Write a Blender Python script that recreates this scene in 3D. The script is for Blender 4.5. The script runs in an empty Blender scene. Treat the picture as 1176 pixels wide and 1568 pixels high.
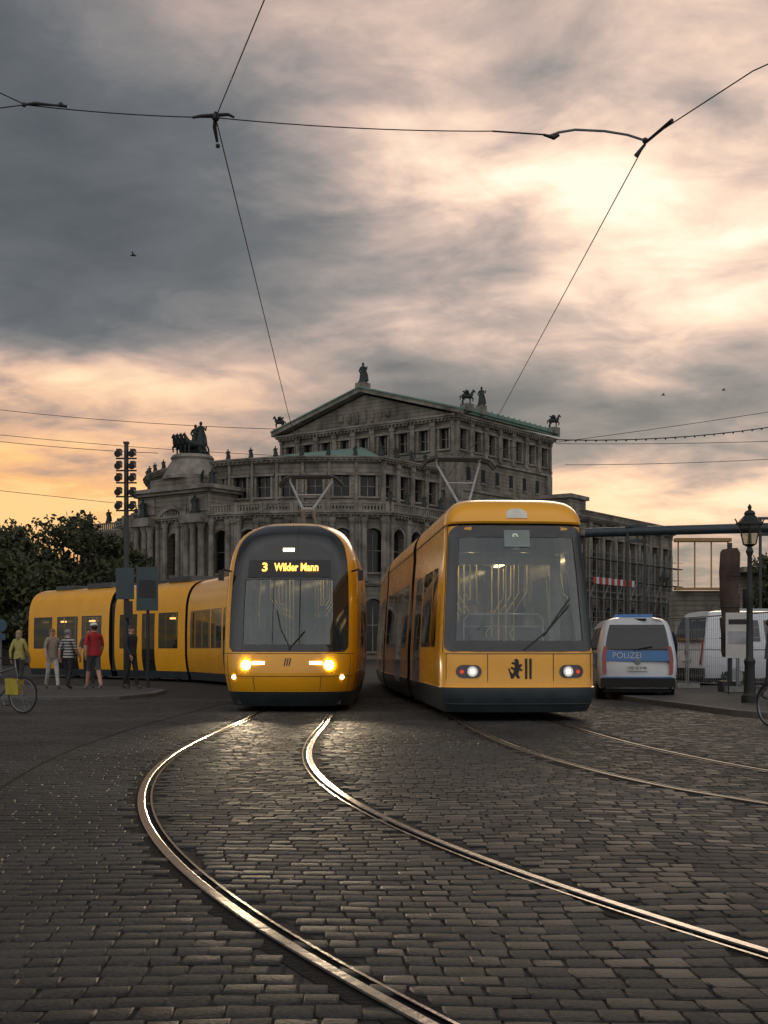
import bpy, math, random
import numpy as np
from mathutils import Vector, Matrix
random.seed(7); np.random.seed(7)
sc=bpy.context.scene
try:
    sc.view_settings.view_transform='Standard'; sc.view_settings.look='None'; sc.view_settings.exposure=0
except Exception: pass

# ------------------------------------------------------------------ helpers
def hermite(pts):
    xs=np.array([p[0] for p in pts],float); ys=np.array([p[1] for p in pts],float)
    d=np.diff(ys)/np.diff(xs); m=np.zeros(len(xs)); m[0]=d[0]; m[-1]=d[-1]
    for i in range(1,len(xs)-1):
        m[i]=0 if d[i-1]*d[i]<=0 else 2*d[i-1]*d[i]/(d[i-1]+d[i])
    def f(x):
        x=min(max(x,xs[0]),xs[-1]); i=min(max(int(np.searchsorted(xs,x))-1,0),len(xs)-2)
        h=xs[i+1]-xs[i]; t=(x-xs[i])/h
        return float((2*t**3-3*t*t+1)*ys[i]+(t**3-2*t*t+t)*h*m[i]+(-2*t**3+3*t*t)*ys[i+1]+(t**3-t*t)*h*m[i+1])
    return f
def catmull(P,step=0.15):
    P=[np.array(p,float) for p in P]; Q=[2*P[0]-P[1]]+P+[2*P[-1]-P[-2]]; out=[]
    for i in range(1,len(Q)-2):
        n=max(2,int(np.linalg.norm(Q[i+1]-Q[i])/step))
        for k in range(n):
            t=k/n
            out.append(0.5*((2*Q[i])+(-Q[i-1]+Q[i+1])*t+(2*Q[i-1]-5*Q[i]+4*Q[i+1]-Q[i+2])*t*t+(-Q[i-1]+3*Q[i]-3*Q[i+1]+Q[i+2])*t**3))
    out.append(Q[-2]); return np.array(out)
def frange(a,b,n): return [a+(b-a)*i/n for i in range(n+1)]
def empty(name):
    e=bpy.data.objects.new(name,None); sc.collection.objects.link(e); return e

class MB:
    def __init__(s): s.v=[]; s.f=[]; s.m=[]; s.M=Matrix.Identity(4)
    def add(s,vs,fs,mat=0):
        b=len(s.v); M=s.M
        for p in vs:
            q=M@Vector(p); s.v.append((q.x,q.y,q.z))
        for f in fs: s.f.append([b+i for i in f])
        if isinstance(mat,list): s.m+=mat
        else: s.m+=[mat]*len(fs)
    def box(s,c,sz,mat=0,rz=0.,rx=0.,ry=0.,top=(1,1)):
        x,y,z=[a/2 for a in sz]; R=Matrix.Rotation(rz,3,'Z')@Matrix.Rotation(ry,3,'Y')@Matrix.Rotation(rx,3,'X')
        vs=[]
        for k,zz in ((1,-z),(0,z)):
            tx,ty=(1,1) if k else top
            for a,b in ((-1,-1),(1,-1),(1,1),(-1,1)):
                vs.append(R@Vector((a*x*tx,b*y*ty,zz))+Vector(c))
        s.add(vs,[(0,3,2,1),(4,5,6,7),(0,1,5,4),(1,2,6,5),(2,3,7,6),(3,0,4,7)],mat)
    def quad(s,a,b,c,d,mat=0): s.add([a,b,c,d],[(0,1,2,3)],mat)
    def tube(s,pts,r,mat=0,n=8,closed=False):
        P=[Vector(p) for p in pts]; L=len(P)
        if not hasattr(r,'__len__'): r=[r]*L
        vs=[];pa=None
        for i in range(L):
            if closed: t=P[(i+1)%L]-P[i-1]
            else: t=P[min(i+1,L-1)]-P[max(i-1,0)]
            t.normalize()
            if pa is None:
                ref=Vector((0,0,1)) if abs(t.z)<.9 else Vector((1,0,0))
                a=t.cross(ref).normalized()
            else:
                a=(pa-t*pa.dot(t)).normalized()
            pa=a; b=t.cross(a)
            for k in range(n):
                an=2*math.pi*k/n; vs.append(P[i]+(a*math.cos(an)+b*math.sin(an))*r[i])
        fs=[]
        for i in range(L if closed else L-1):
            j=(i+1)%L
            for k in range(n): fs.append((i*n+k,i*n+(k+1)%n,j*n+(k+1)%n,j*n+k))
        if not closed:
            fs.append(tuple(range(n))[::-1]); fs.append(tuple((L-1)*n+k for k in range(n)))
        s.add(vs,fs,mat)
    def ell(s,c,r,mat=0,nu=12,nv=8):
        if not hasattr(r,'__len__'): r=(r,r,r)
        vs=[];fs=[]
        for j in range(nv+1):
            th=math.pi*j/nv
            for i in range(nu):
                ph=2*math.pi*i/nu
                vs.append((c[0]+r[0]*math.sin(th)*math.cos(ph),c[1]+r[1]*math.sin(th)*math.sin(ph),c[2]+r[2]*math.cos(th)))
        for j in range(nv):
            for i in range(nu):
                fs.append((j*nu+i,(j+1)*nu+i,(j+1)*nu+(i+1)%nu,j*nu+(i+1)%nu))
        s.add(vs,fs,mat)
    def disc(s,c,r,nrm,th,mat=0,n=20):
        nrm=Vector(nrm).normalized(); c=Vector(c)
        s.tube([c,c+nrm*th],[r,r*.92],mat,n)
    def torus(s,c,R,r,axis,mat=0,n=32,k=8):
        ax=Vector(axis).normalized(); ref=Vector((0,0,1)) if abs(ax.z)<.9 else Vector((1,0,0))
        a=ax.cross(ref).normalized(); b=ax.cross(a)
        s.tube([Vector(c)+(a*math.cos(2*math.pi*i/n)+b*math.sin(2*math.pi*i/n))*R for i in range(n)],r,mat,k,closed=True)
    def obj(s,name,mats,parent=None,smooth=True,ang=35,bevel=0,seg=2):
        me=bpy.data.meshes.new(name); me.from_pydata(s.v,[],s.f)
        for m in mats: me.materials.append(m)
        me.polygons.foreach_set('material_index',s.m); me.update()
        if smooth:
            me.shade_smooth(); me.set_sharp_from_angle(angle=math.radians(ang))
        o=bpy.data.objects.new(name,me); sc.collection.objects.link(o)
        if parent: o.parent=parent
        if bevel:
            b=o.modifiers.new('b','BEVEL'); b.width=bevel; b.segments=seg; b.limit_method='ANGLE'; b.angle_limit=math.radians(40)
        return o

# ------------------------------------------------------------------ materials
def mat(name,col,rough=.6,metal=0.,var=.25,scale=3.,bump=0.,bscale=20.,coat=0.,emit=None,es=0.,col2=None,backcol=None,spec=.5,stretch=None,courses=0.):
    m=bpy.data.materials.new(name); m.use_nodes=True; nt=m.node_tree; P=nt.nodes['Principled BSDF']
    P.inputs['Roughness'].default_value=rough; P.inputs['Metallic'].default_value=metal
    P.inputs['Specular IOR Level'].default_value=spec
    if coat: P.inputs['Coat Weight'].default_value=coat; P.inputs['Coat Roughness'].default_value=.08
    tc=nt.nodes.new('ShaderNodeTexCoord'); vec=tc.outputs['Object']
    if stretch:
        mp=nt.nodes.new('ShaderNodeMapping'); mp.inputs['Scale'].default_value=stretch; nt.links.new(vec,mp.inputs[0]); vec=mp.outputs[0]
    nz=nt.nodes.new('ShaderNodeTexNoise'); nz.inputs['Scale'].default_value=scale; nz.inputs['Detail'].default_value=5; nz.inputs['Roughness'].default_value=.65
    nt.links.new(vec,nz.inputs['Vector'])
    rp=nt.nodes.new('ShaderNodeValToRGB'); e=rp.color_ramp.elements; e[0].position=.3; e[1].position=.72
    a=[c*(1-var) for c in col]+[1]; b=[min(1,c*(1+var)) for c in (col2 or col)]+[1]
    e[0].color=a; e[1].color=b
    nt.links.new(nz.outputs['Fac'],rp.inputs[0]); out=rp.outputs[0]
    if courses:
        wv=nt.nodes.new('ShaderNodeTexWave'); wv.bands_direction='Z'; wv.inputs['Scale'].default_value=courses; nt.links.new(tc.outputs['Object'],wv.inputs[0])
        mr0=nt.nodes.new('ShaderNodeMapRange'); mr0.inputs[1].default_value=0; mr0.inputs[2].default_value=.12; mr0.inputs[3].default_value=.45; mr0.inputs[4].default_value=1.; nt.links.new(wv.outputs['Fac'],mr0.inputs[0])
        vs=nt.nodes.new('ShaderNodeVectorMath'); vs.operation='SCALE'; nt.links.new(out,vs.inputs[0]); nt.links.new(mr0.outputs[0],vs.inputs['Scale']); out=vs.outputs[0]
    if backcol:
        g=nt.nodes.new('ShaderNodeNewGeometry'); mx=nt.nodes.new('ShaderNodeMix'); mx.data_type='RGBA'
        nt.links.new(g.outputs['Backfacing'],mx.inputs[0]); nt.links.new(out,mx.inputs[6]); mx.inputs[7].default_value=(*backcol,1); out=mx.outputs[2]
    nt.links.new(out,P.inputs['Base Color'])
    mr=nt.nodes.new('ShaderNodeMapRange'); mr.inputs[3].default_value=max(0,rough*.8); mr.inputs[4].default_value=min(1,rough*1.25)
    nt.links.new(nz.outputs['Fac'],mr.inputs[0]); nt.links.new(mr.outputs[0],P.inputs['Roughness'])
    if bump:
        n2=nt.nodes.new('ShaderNodeTexNoise'); n2.inputs['Scale'].default_value=bscale; n2.inputs['Detail'].default_value=4
        nt.links.new(tc.outputs['Object'],n2.inputs['Vector'])
        bp=nt.nodes.new('ShaderNodeBump'); bp.inputs['Strength'].default_value=bump; bp.inputs['Distance'].default_value=.05
        nt.links.new(n2.outputs['Fac'],bp.inputs['Height']); nt.links.new(bp.outputs[0],P.inputs['Normal'])
    if emit: P.inputs['Emission Color'].default_value=(*emit,1); P.inputs['Emission Strength'].default_value=es
    return m
def glassmat(name,tint=(.4,.45,.45),rough=.02,ior=1.6,add=.05):
    m=bpy.data.materials.new(name); m.use_nodes=True; nt=m.node_tree; nt.nodes.remove(nt.nodes['Principled BSDF'])
    o=nt.nodes['Material Output']; t=nt.nodes.new('ShaderNodeBsdfTransparent'); t.inputs[0].default_value=(*tint,1)
    g=nt.nodes.new('ShaderNodeBsdfGlossy'); g.inputs['Roughness'].default_value=rough; g.inputs[0].default_value=(.9,.95,.95,1)
    f=nt.nodes.new('ShaderNodeFresnel'); f.inputs[0].default_value=ior
    ad=nt.nodes.new('ShaderNodeMath'); ad.operation='ADD'; ad.inputs[1].default_value=add; nt.links.new(f.outputs[0],ad.inputs[0])
    mx=nt.nodes.new('ShaderNodeMixShader'); nt.links.new(ad.outputs[0],mx.inputs[0]); nt.links.new(t.outputs[0],mx.inputs[1]); nt.links.new(g.outputs[0],mx.inputs[2])
    nt.links.new(mx.outputs[0],o.inputs[0]); return m

YEL=mat('tram_yellow',(.86,.385,.010),.26,var=.07,scale=1.3,coat=.6,backcol=(.28,.28,.27))
BLK=mat('black_trim',(.012,.013,.014),.10,var=.2,coat=.5)
BLKM=mat('black_matt',(.02,.02,.02),.6,var=.3)
GRY=mat('bumper_grey',(.03,.04,.045),.35,var=.2,coat=.3)
GLSA=glassmat('windscreen_glass_tinted',(.46,.52,.52),add=.06)
GLSB=glassmat('windscreen_glass',(.68,.74,.73),add=.05)
GLD=glassmat('side_glass',(.36,.35,.31),add=.07)
WHL=mat('headlight_on',(1,1,1),.3,emit=(1,.88,.64),es=60)
WHS=mat('lamp_dim',(1,1,1),.3,emit=(1,.8,.45),es=5)
LENS=mat('lamp_lens',(.7,.7,.68),.1,var=.2,emit=(1,.9,.8),es=.3)
RED=mat('red_lamp',(.5,.02,.01),.2,emit=(1,.08,.03),es=.5)
LED=mat('led_text',(.9,.4,.05),.4,emit=(1,.45,.08),es=3.2)
LEDW=mat('led_pale',(.45,.5,.42),.4,emit=(.8,.9,.7),es=.18)
SCR=mat('display_panel',(.20,.24,.23),.25,var=.1)
CEIL=mat('cabin_light',(1,.9,.7),.4,emit=(1,.70,.32),es=12)
INT=mat('cabin_grey',(.42,.43,.42),.5)
SEAT=mat('seat_fabric',(.05,.07,.12),.8)
RAILY=mat('grab_rail',(.6,.5,.25),.3)
RAILW=mat('grab_rail_pale',(.7,.7,.67),.3)
STEEL=mat('galvanised_steel',(.22,.23,.24),.42,.7,var=.2)
DSTEEL=mat('dark_steel',(.04,.045,.045),.45,.4,var=.3)
PANTO=mat('pantograph_steel',(.32,.32,.31),.4,.1)
PANTD=mat('pantograph_dark',(.02,.02,.02),.5,.0)
WHITE=mat('white_paint',(.55,.57,.60),.3,coat=.4,var=.06)
BLUE=mat('blue_paint',(.01,.13,.36),.3,coat=.4,var=.05)
RUB=mat('tyre_rubber',(.015,.015,.015),.8)
CONC=mat('concrete',(.25,.24,.22),.85,bump=.3)

# ------------------------------------------------------------------ camera
cam=bpy.data.cameras.new('camera'); co=bpy.data.objects.new('camera',cam); sc.collection.objects.link(co); sc.camera=co
co.location=(0,0,1.2); co.rotation_euler=(math.radians(90),0,0)
cam.sensor_fit='HORIZONTAL'; cam.sensor_width=36; cam.lens=61.2; cam.shift_y=211/1176; cam.clip_end=3000; cam.clip_start=.1

# ------------------------------------------------------------------ sky / world
w=bpy.data.worlds.new('World'); sc.world=w; w.use_nodes=True; nt=w.node_tree
try:
    w.cycles.sampling_method='MANUAL'; w.cycles.sample_map_resolution=256
except Exception: pass
bg=nt.nodes['Background']
def mth(op,a,b=None,c=None,clamp=False):
    n=nt.nodes.new('ShaderNodeMath'); n.operation=op; n.use_clamp=clamp
    for i,x in enumerate((a,b,c)):
        if x is None: continue
        if isinstance(x,(int,float)): n.inputs[i].default_value=x
        else: nt.links.new(x,n.inputs[i])
    return n.outputs[0]
tc=nt.nodes.new('ShaderNodeTexCoord'); sp=nt.nodes.new('ShaderNodeSeparateXYZ'); nt.links.new(tc.outputs['Generated'],sp.inputs[0])
X,Y,Z=sp.outputs
def noise(scale,vec,detail=7,rough=.6,dist=0.):
    n=nt.nodes.new('ShaderNodeTexNoise'); n.inputs['Scale'].default_value=scale; n.inputs['Detail'].default_value=detail; n.inputs['Roughness'].default_value=rough; n.inputs['Distortion'].default_value=dist
    nt.links.new(vec,n.inputs['Vector']); return n
zz=mth('ADD',mth('MAXIMUM',Z,0.0),.20)
cb=nt.nodes.new('ShaderNodeCombineXYZ'); nt.links.new(mth('DIVIDE',X,zz),cb.inputs[0]); nt.links.new(mth('MULTIPLY',mth('DIVIDE',Y,zz),.8),cb.inputs[1]); cb.inputs[2].default_value=3.3
rotm=nt.nodes.new('ShaderNodeMapping'); rotm.inputs['Rotation'].default_value=(0,0,.3); rotm.inputs['Scale'].default_value=(.9,1.35,1); nt.links.new(cb.outputs[0],rotm.inputs[0])
nA=noise(2.4,rotm.outputs[0],6,.52,.3); nC=noise(6.5,rotm.outputs[0],6,.58,.4)
sA=nt.nodes.new('ShaderNodeSeparateColor'); nt.links.new(nA.outputs['Color'],sA.inputs[0])
xw=mth('ADD',X,mth('MULTIPLY',mth('SUBTRACT',sA.outputs[0],.5),.13))
zw=mth('ADD',Z,mth('MULTIPLY',mth('SUBTRACT',sA.outputs[1],.5),.09))
blobs=[(.085,.362,.085,.026,.70),(.17,.335,.10,.03,.18),(.31,.31,.11,.08,.30),(-.27,.212,.09,.022,.52),(-.15,.200,.09,.015,.32),(-.30,.125,.15,.035,.78),
 (.23,.122,.12,.018,.54),(.24,.46,.18,.08,.30),(.02,.245,.14,.03,.22),(.19,.262,.13,.03,.20),(-.0,.48,.14,.05,.16),
 (-.20,.34,.20,.08,-.10),(.17,.190,.14,.022,-.06),(0,.06,.5,.05,.32)]
acc=None
for u,v,su,sv,am in blobs:
    k=math.sqrt(1+u*u+v*v); u/=k; v/=k
    a=mth('POWER',mth('ABSOLUTE',mth('DIVIDE',mth('SUBTRACT',xw,u),su)),2.0)
    b=mth('POWER',mth('ABSOLUTE',mth('DIVIDE',mth('SUBTRACT',zw,v),sv)),2.0)
    g=mth('MULTIPLY',mth('EXPONENT',mth('MULTIPLY',mth('ADD',a,b),-.5)),am)
    acc=g if acc is None else mth('ADD',acc,g)
fb=mth('ADD',mth('MULTIPLY',nA.outputs['Fac'],1.0),mth('MULTIPLY',nC.outputs['Fac'],.6))
mod=mth('ADD',-.28,mth('MULTIPLY',fb,1.6))
t=mth('ADD',mth('MULTIPLY',acc,mod),mth('ADD',.15,mth('MULTIPLY',mth('SUBTRACT',fb,.8),.60)),clamp=True)
rp=nt.nodes.new('ShaderNodeValToRGB'); cr=rp.color_ramp
stops=[(0,(.078,.088,.098)),(.16,(.125,.134,.144)),(.33,(.25,.232,.228)),(.52,(.53,.40,.35)),(.70,(.86,.62,.48)),(.88,(1.0,.81,.61)),(1,(1.05,.92,.74))]
cr.elements[0].position=0; cr.elements[0].color=(*stops[0][1],1); cr.elements[1].position=1; cr.elements[1].color=(*stops[-1][1],1)
for p,c in stops[1:-1]:
    e=cr.elements.new(p); e.color=(*c,1)
nt.links.new(t,rp.inputs[0])
warm=nt.nodes.new('ShaderNodeMix'); warm.data_type='RGBA'; warm.blend_type='MULTIPLY'
lw=mth('SUBTRACT',1.15,mth('MULTIPLY',X,2.4),clamp=False)
wf=mth('MULTIPLY',mth('MULTIPLY',mth('SUBTRACT',1.0,mth('DIVIDE',Z,.25),clamp=True),lw),mth('MULTIPLY',t,1.4),clamp=True)
nt.links.new(wf,warm.inputs[0]); nt.links.new(rp.outputs[0],warm.inputs[6]); warm.inputs[7].default_value=(1.0,.68,.34,1)
back=nt.nodes.new('ShaderNodeMix'); back.data_type='RGBA'
bf=mth('MULTIPLY',mth('SUBTRACT',.30,Y),2.2,clamp=True)
nt.links.new(bf,back.inputs[0]); nt.links.new(warm.outputs[2],back.inputs[6])
bcol=nt.nodes.new('ShaderNodeMix'); bcol.data_type='RGBA'; nt.links.new(nA.outputs['Fac'],bcol.inputs[0]); bcol.inputs[6].default_value=(.42,.46,.52,1); bcol.inputs[7].default_value=(1.12,1.04,.97,1)
nt.links.new(bcol.outputs[2],back.inputs[7])
sky=nt.nodes.new('ShaderNodeTexSky'); sky.sky_type='NISHITA'; sky.sun_disc=False
SE=math.radians(20); SR=math.radians(12)
sky.sun_elevation=SE; sky.sun_rotation=SR
sk=nt.nodes.new('ShaderNodeMix'); sk.data_type='RGBA'; sk.blend_type='ADD'; sk.inputs[0].default_value=1.0
sm=nt.nodes.new('ShaderNodeVectorMath'); sm.operation='SCALE'; sm.inputs['Scale'].default_value=.004; nt.links.new(sky.outputs[0],sm.inputs[0])
nt.links.new(back.outputs[2],sk.inputs[6]); nt.links.new(sm.outputs[0],sk.inputs[7])
nt.links.new(sk.outputs[2],bg.inputs[0]); bg.inputs[1].default_value=1.0

sl=bpy.data.lights.new('sun','SUN'); sl.energy=.3; sl.angle=math.radians(18); sl.color=(1,.78,.56)
so=bpy.data.objects.new('sun',sl); sc.collection.objects.link(so)
sd=Vector((math.sin(SR)*math.cos(SE),math.cos(SR)*math.cos(SE),math.sin(SE))); so.rotation_euler=sd.to_track_quat('Z','Y').to_euler(); so.location=(20,60,40)

# ------------------------------------------------------------------ ground
def groundmat():
    m=bpy.data.materials.new('ground_paving'); m.use_nodes=True; nt=m.node_tree; P=nt.nodes['Principled BSDF']
    tc=nt.nodes.new('ShaderNodeTexCoord'); br=nt.nodes.new('ShaderNodeTexBrick'); br.inputs['Scale'].default_value=1; br.inputs['Brick Width'].default_value=.15; br.inputs['Row Height'].default_value=.15; br.inputs['Mortar Size'].default_value=.010
    br.inputs['Color1'].default_value=(.045,.043,.041,1); br.inputs['Color2'].default_value=(.032,.031,.030,1); br.inputs['Mortar'].default_value=(.018,.018,.017,1)
    nt.links.new(tc.outputs['Object'],br.inputs[0]); nt.links.new(br.outputs['Color'],P.inputs['Base Color']); P.inputs['Roughness'].default_value=.85; P.inputs['Specular IOR Level'].default_value=.15
    nz=nt.nodes.new('ShaderNodeTexNoise'); nz.inputs['Scale'].default_value=7; nt.links.new(tc.outputs['Object'],nz.inputs['Vector'])
    bp=nt.nodes.new('ShaderNodeBump'); bp.inputs['Strength'].default_value=.4; bp.inputs['Distance'].default_value=.03; nt.links.new(nz.outputs['Fac'],bp.inputs['Height']); nt.links.new(bp.outputs[0],P.inputs['Normal'])
    return m
g=MB(); g.quad((-900,-60,0),(900,-60,0),(900,1500,0),(-900,1500,0)); g.obj('ground',[groundmat()],smooth=False)

# ------------------------------------------------------------------ tram tracks
LA=[(-2.37,22.2),(-2.44,18.9),(-2.42,15.5),(-2.28,13.1),(-2.05,11.16),(-1.84,9.8),(-1.645,8.99),(-1.33,7.87),(-.973,6.76),(-.60,5.78),(-.36,5.217),(-.11,4.66),(.109,4.19)]
RA=[(-.94,22.2),(-.93,18.46),(-.875,15.5),(-.78,13.7),(-.60,12.3),(-.37,10.9),(-.086,9.6),(.22,8.57),(.56,7.43),(.93,6.4),(1.19,5.78),(1.52,5.16)]
def fit(P,dmin,dmax):
    P=np.array(P); c=np.polyfit(P[:,1],P[:,0],4); d=np.arange(dmax,dmin,-.12); x=np.polyval(c,d)
    pts=list(zip(x,d)); a,b=pts[-1],pts[-2]; dx,dy=(a[0]-b[0]),(a[1]-b[1])
    for k in range(1,50): pts.append((a[0]+dx*k*1.0,a[1]+dy*k))
    return pts
tailL=[(-6.1-.9,50),(-4.4,42),(-2.9,33),(-2.45,27)]; tailR=[(-6.1+.7,49),(-3.0,41.6),(-1.5,33),(-1.0,27)]
rA=list(catmull([(-17.5,61),(-11,55)]+tailL+[tuple(fit(LA,4.2,22.3)[0])],.3))+fit(LA,4.2,22.2)
rB=list(catmull([(-16.8,59.8),(-10.2,53.8)]+tailR+[tuple(fit(RA,5.1,22.3)[0])],.3))+fit(RA,5.1,22.2)
rC=list(catmull([(1.8,58),(.3,48),(.5,36),(1.12,26),(1.336,19.5),(1.64,15.5),(2.02,12.97),(2.38,11.5),(2.73,10.55),(3.3,9.4),(4.3,8.0),(6.2,6.3),(9,4.6)]))
rD=list(catmull([(3.2,57),(1.75,48),(1.95,36),(2.6,26),(2.86,21.2),(3.1,17.1),(3.4,14.7),(3.77,12.83),(4.4,11.0),(5.4,9.5),(7.2,7.8),(10,6)]))
rE=list(catmull([(-3.2,33),(-3.6,26),(-3.78,19.5),(-3.66,15),(-3.3,11.4),(-2.9,9)]))
METAL=mat('polished_rail',(.17,.15,.13),.25,1.,var=.5,scale=9,bump=.06)
METALD=mat('worn_rail',(.07,.058,.048),.45,.7,var=.3,scale=9)
GROOVE=mat('rail_groove',(.008,.008,.008),.9,spec=.1)
TAR=mat('joint_bitumen',(.014,.0135,.013),.9,bump=.5,bscale=30,spec=.12)
def strip(mb,P,o0,z0,o1,z1,m):
    P=np.array(P); T=np.gradient(P,axis=0); T/=np.linalg.norm(T,axis=1)[:,None]; Nn=np.stack([-T[:,1],T[:,0]],1)
    a=P+Nn*o0; b=P+Nn*o1; n=len(P)
    vs=[(x,y,z0) for x,y in a]+[(x,y,z1) for x,y in b]
    mb.add(vs,[(i,n+i,n+i+1,i+1) for i in range(n-1)],m)
def rail(name,P,side,m,par):
    mb=MB(); s=side
    strip(mb,P,-.03*s,.004,-.03*s,.015,0); strip(mb,P,-.03*s,.015,-.022*s,.019,0); strip(mb,P,-.022*s,.019,.022*s,.019,0); strip(mb,P,.022*s,.019,.03*s,.014,0); strip(mb,P,.03*s,.014,.032*s,-.02,1)
    strip(mb,P,.032*s,.0035,.068*s,.0035,1); strip(mb,P,.068*s,.0,.070*s,.015,0); strip(mb,P,.070*s,.015,.086*s,.015,0); strip(mb,P,.086*s,.015,.088*s,.002,0)
    strip(mb,P,-.11*s,.004,-.03*s,.006,2); strip(mb,P,.088*s,.006,.15*s,.004,2)
    mb.obj(name,[m,GROOVE,TAR],par,ang=30)
tk=empty('tram_track'); rail('rail_outer',rA,1,METAL,tk); rail('rail_inner',rB,-1,METAL,tk)
tk2=empty('tram_track'); rail('rail_outer',rC,1,METALD,tk2); rail('rail_inner',rD,-1,METALD,tk2)
tk3=MB(); strip(tk3,rE,-.025,.016,.0,.016,0); strip(tk3,rE,-.04,.002,-.025,.016,1); strip(tk3,rE,0,.016,.02,.002,1); tk3.obj('expansion_joint',[TAR,GROOVE])

# ------------------------------------------------------------------ setts
def setts():
    rails=np.concatenate([np.array(r)[:, :2] for r in (rA,rB,rC,rD)])
    cs=[];sizes=[]
    y=2.4
    while y<32:
        half=.35*y+2.6; n=int(2*half/.143)+2
        wd=np.random.uniform(.110,.180,n); x=-half+np.cumsum(wd)-wd/2+np.random.uniform(0,.1)
        hgt=.142+random.uniform(-.010,.014)
        cs.append(np.stack([x,np.full(n,y)+np.random.normal(0,.004,n)],1)); sizes.append(np.stack([wd-.007,np.full(n,hgt-.007)+np.random.uniform(-.008,.002,n)],1)); y+=hgt
    C=np.concatenate(cs); S=np.concatenate(sizes)
    def warp(p):
        x,y=p[:,0],p[:,1]
        return np.stack([x+.10*np.sin(y*.55),y+.20*np.sin(x*.75+.3)+.05*np.sin(x*2.1+y*.6)+.012*(x)**2*np.exp(-((y-6)/9)**2)-.12*x*np.exp(-(y/14)**2)],1)
    W=warp(C)
    md=np.full(len(W),9.)
    for i in range(0,len(W),3000):
        md[i:i+3000]=np.min(np.linalg.norm(W[i:i+3000,None,:]-rails[None,::2,:],axis=2),axis=1)
    keep=md>.135; C=C[keep];S=S[keep];n=len(C)
    sg=np.array([(-1,-1),(1,-1),(1,1),(-1,1)])
    jit=np.random.normal(0,.0045,(n,4,2))
    base=warp((C[:,None,:]+sg[None]*S[:,None,:]*.5+jit).reshape(-1,2)).reshape(n,4,2)
    mid=base.mean(1,keepdims=True)
    r1=mid+(base-mid)*.96; r2=mid+(base-mid)*.85
    h=np.random.uniform(.009,.0135,(n,1)); tx=np.random.normal(0,.010,(n,1)); ty=np.random.normal(0,.013,(n,1))
    def z(r,extra): return h+extra+(r[:,:,0]-mid[:,:,0])*tx+(r[:,:,1]-mid[:,:,1])*ty
    V=np.concatenate([np.dstack([base,np.full((n,4),.003)]),np.dstack([r1,z(r1,-.002)]),np.dstack([r2,z(r2,0)])],1)
    fl=[(0,1,5,4),(1,2,6,5),(2,3,7,6),(3,0,4,7),(4,5,9,8),(5,6,10,9),(6,7,11,10),(7,4,8,11),(8,9,10,11)]
    Fc=(np.array(fl)[None]+np.arange(n)[:,None,None]*12).reshape(-1,4)
    me=bpy.data.meshes.new('cobblestone_road'); me.vertices.add(n*12); me.vertices.foreach_set('co',V.reshape(-1).astype('f'))
    me.loops.add(Fc.size); me.loops.foreach_set('vertex_index',Fc.reshape(-1).astype('i'))
    me.polygons.add(len(Fc)); me.polygons.foreach_set('loop_start',np.arange(0,Fc.size,4,dtype='i')); me.polygons.foreach_set('loop_total',np.full(len(Fc),4,'i'))
    me.update(calc_edges=True); me.validate()
    at=me.attributes.new('shade','FLOAT','POINT'); at.data.foreach_set('value',np.repeat(np.random.rand(n),12).astype('f'))
    me.shade_smooth()
    m=bpy.data.materials.new('granite_setts'); m.use_nodes=True; nt=m.node_tree; P=nt.nodes['Principled BSDF']
    a=nt.nodes.new('ShaderNodeAttribute'); a.attribute_name='shade'
    rp=nt.nodes.new('ShaderNodeValToRGB'); e=rp.color_ramp.elements; e[0].color=(.031,.0305,.030,1); e[1].color=(.056,.053,.049,1); nt.links.new(a.outputs['Fac'],rp.inputs[0])
    tc=nt.nodes.new('ShaderNodeTexCoord'); nz=nt.nodes.new('ShaderNodeTexNoise'); nz.inputs['Scale'].default_value=.5; nz.inputs['Detail'].default_value=4; nt.links.new(tc.outputs['Object'],nz.inputs['Vector'])
    n2=nt.nodes.new('ShaderNodeTexNoise'); n2.inputs['Scale'].default_value=60; n2.inputs['Detail'].default_value=4; nt.links.new(tc.outputs['Object'],n2.inputs['Vector'])
    mr=nt.nodes.new('ShaderNodeMapRange'); mr.inputs[1].default_value=.3; mr.inputs[2].default_value=.7; mr.inputs[3].default_value=.62; mr.inputs[4].default_value=1.3; nt.links.new(nz.outputs['Fac'],mr.inputs[0])
    m3=nt.nodes.new('ShaderNodeMapRange'); m3.inputs[1].default_value=.3; m3.inputs[2].default_value=.7; m3.inputs[3].default_value=.65; m3.inputs[4].default_value=1.35; nt.links.new(n2.outputs['Fac'],m3.inputs[0])
    mu=nt.nodes.new('ShaderNodeMath'); mu.operation='MULTIPLY'; nt.links.new(mr.outputs[0],mu.inputs[0]); nt.links.new(m3.outputs[0],mu.inputs[1])
    vs=nt.nodes.new('ShaderNodeVectorMath'); vs.operation='SCALE'; nt.links.new(rp.outputs[0],vs.inputs[0]); nt.links.new(mu.outputs[0],vs.inputs['Scale']); nt.links.new(vs.outputs[0],P.inputs['Base Color'])
    r=nt.nodes.new('ShaderNodeMapRange'); r.inputs[1].default_value=0; r.inputs[2].default_value=1; r.inputs[3].default_value=.55; r.inputs[4].default_value=.85; nt.links.new(a.outputs['Fac'],r.inputs[0]); nt.links.new(r.outputs[0],P.inputs['Roughness'])
    P.inputs['Specular IOR Level'].default_value=.13
    bp=nt.nodes.new('ShaderNodeBump'); bp.inputs['Strength'].default_value=.6; bp.inputs['Distance'].default_value=.006; nt.links.new(n2.outputs['Fac'],bp.inputs['Height']); nt.links.new(bp.outputs[0],P.inputs['Normal'])
    me.materials.append(m); o=bpy.data.objects.new('cobblestone_road',me); sc.collection.objects.link(o)
setts()

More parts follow.
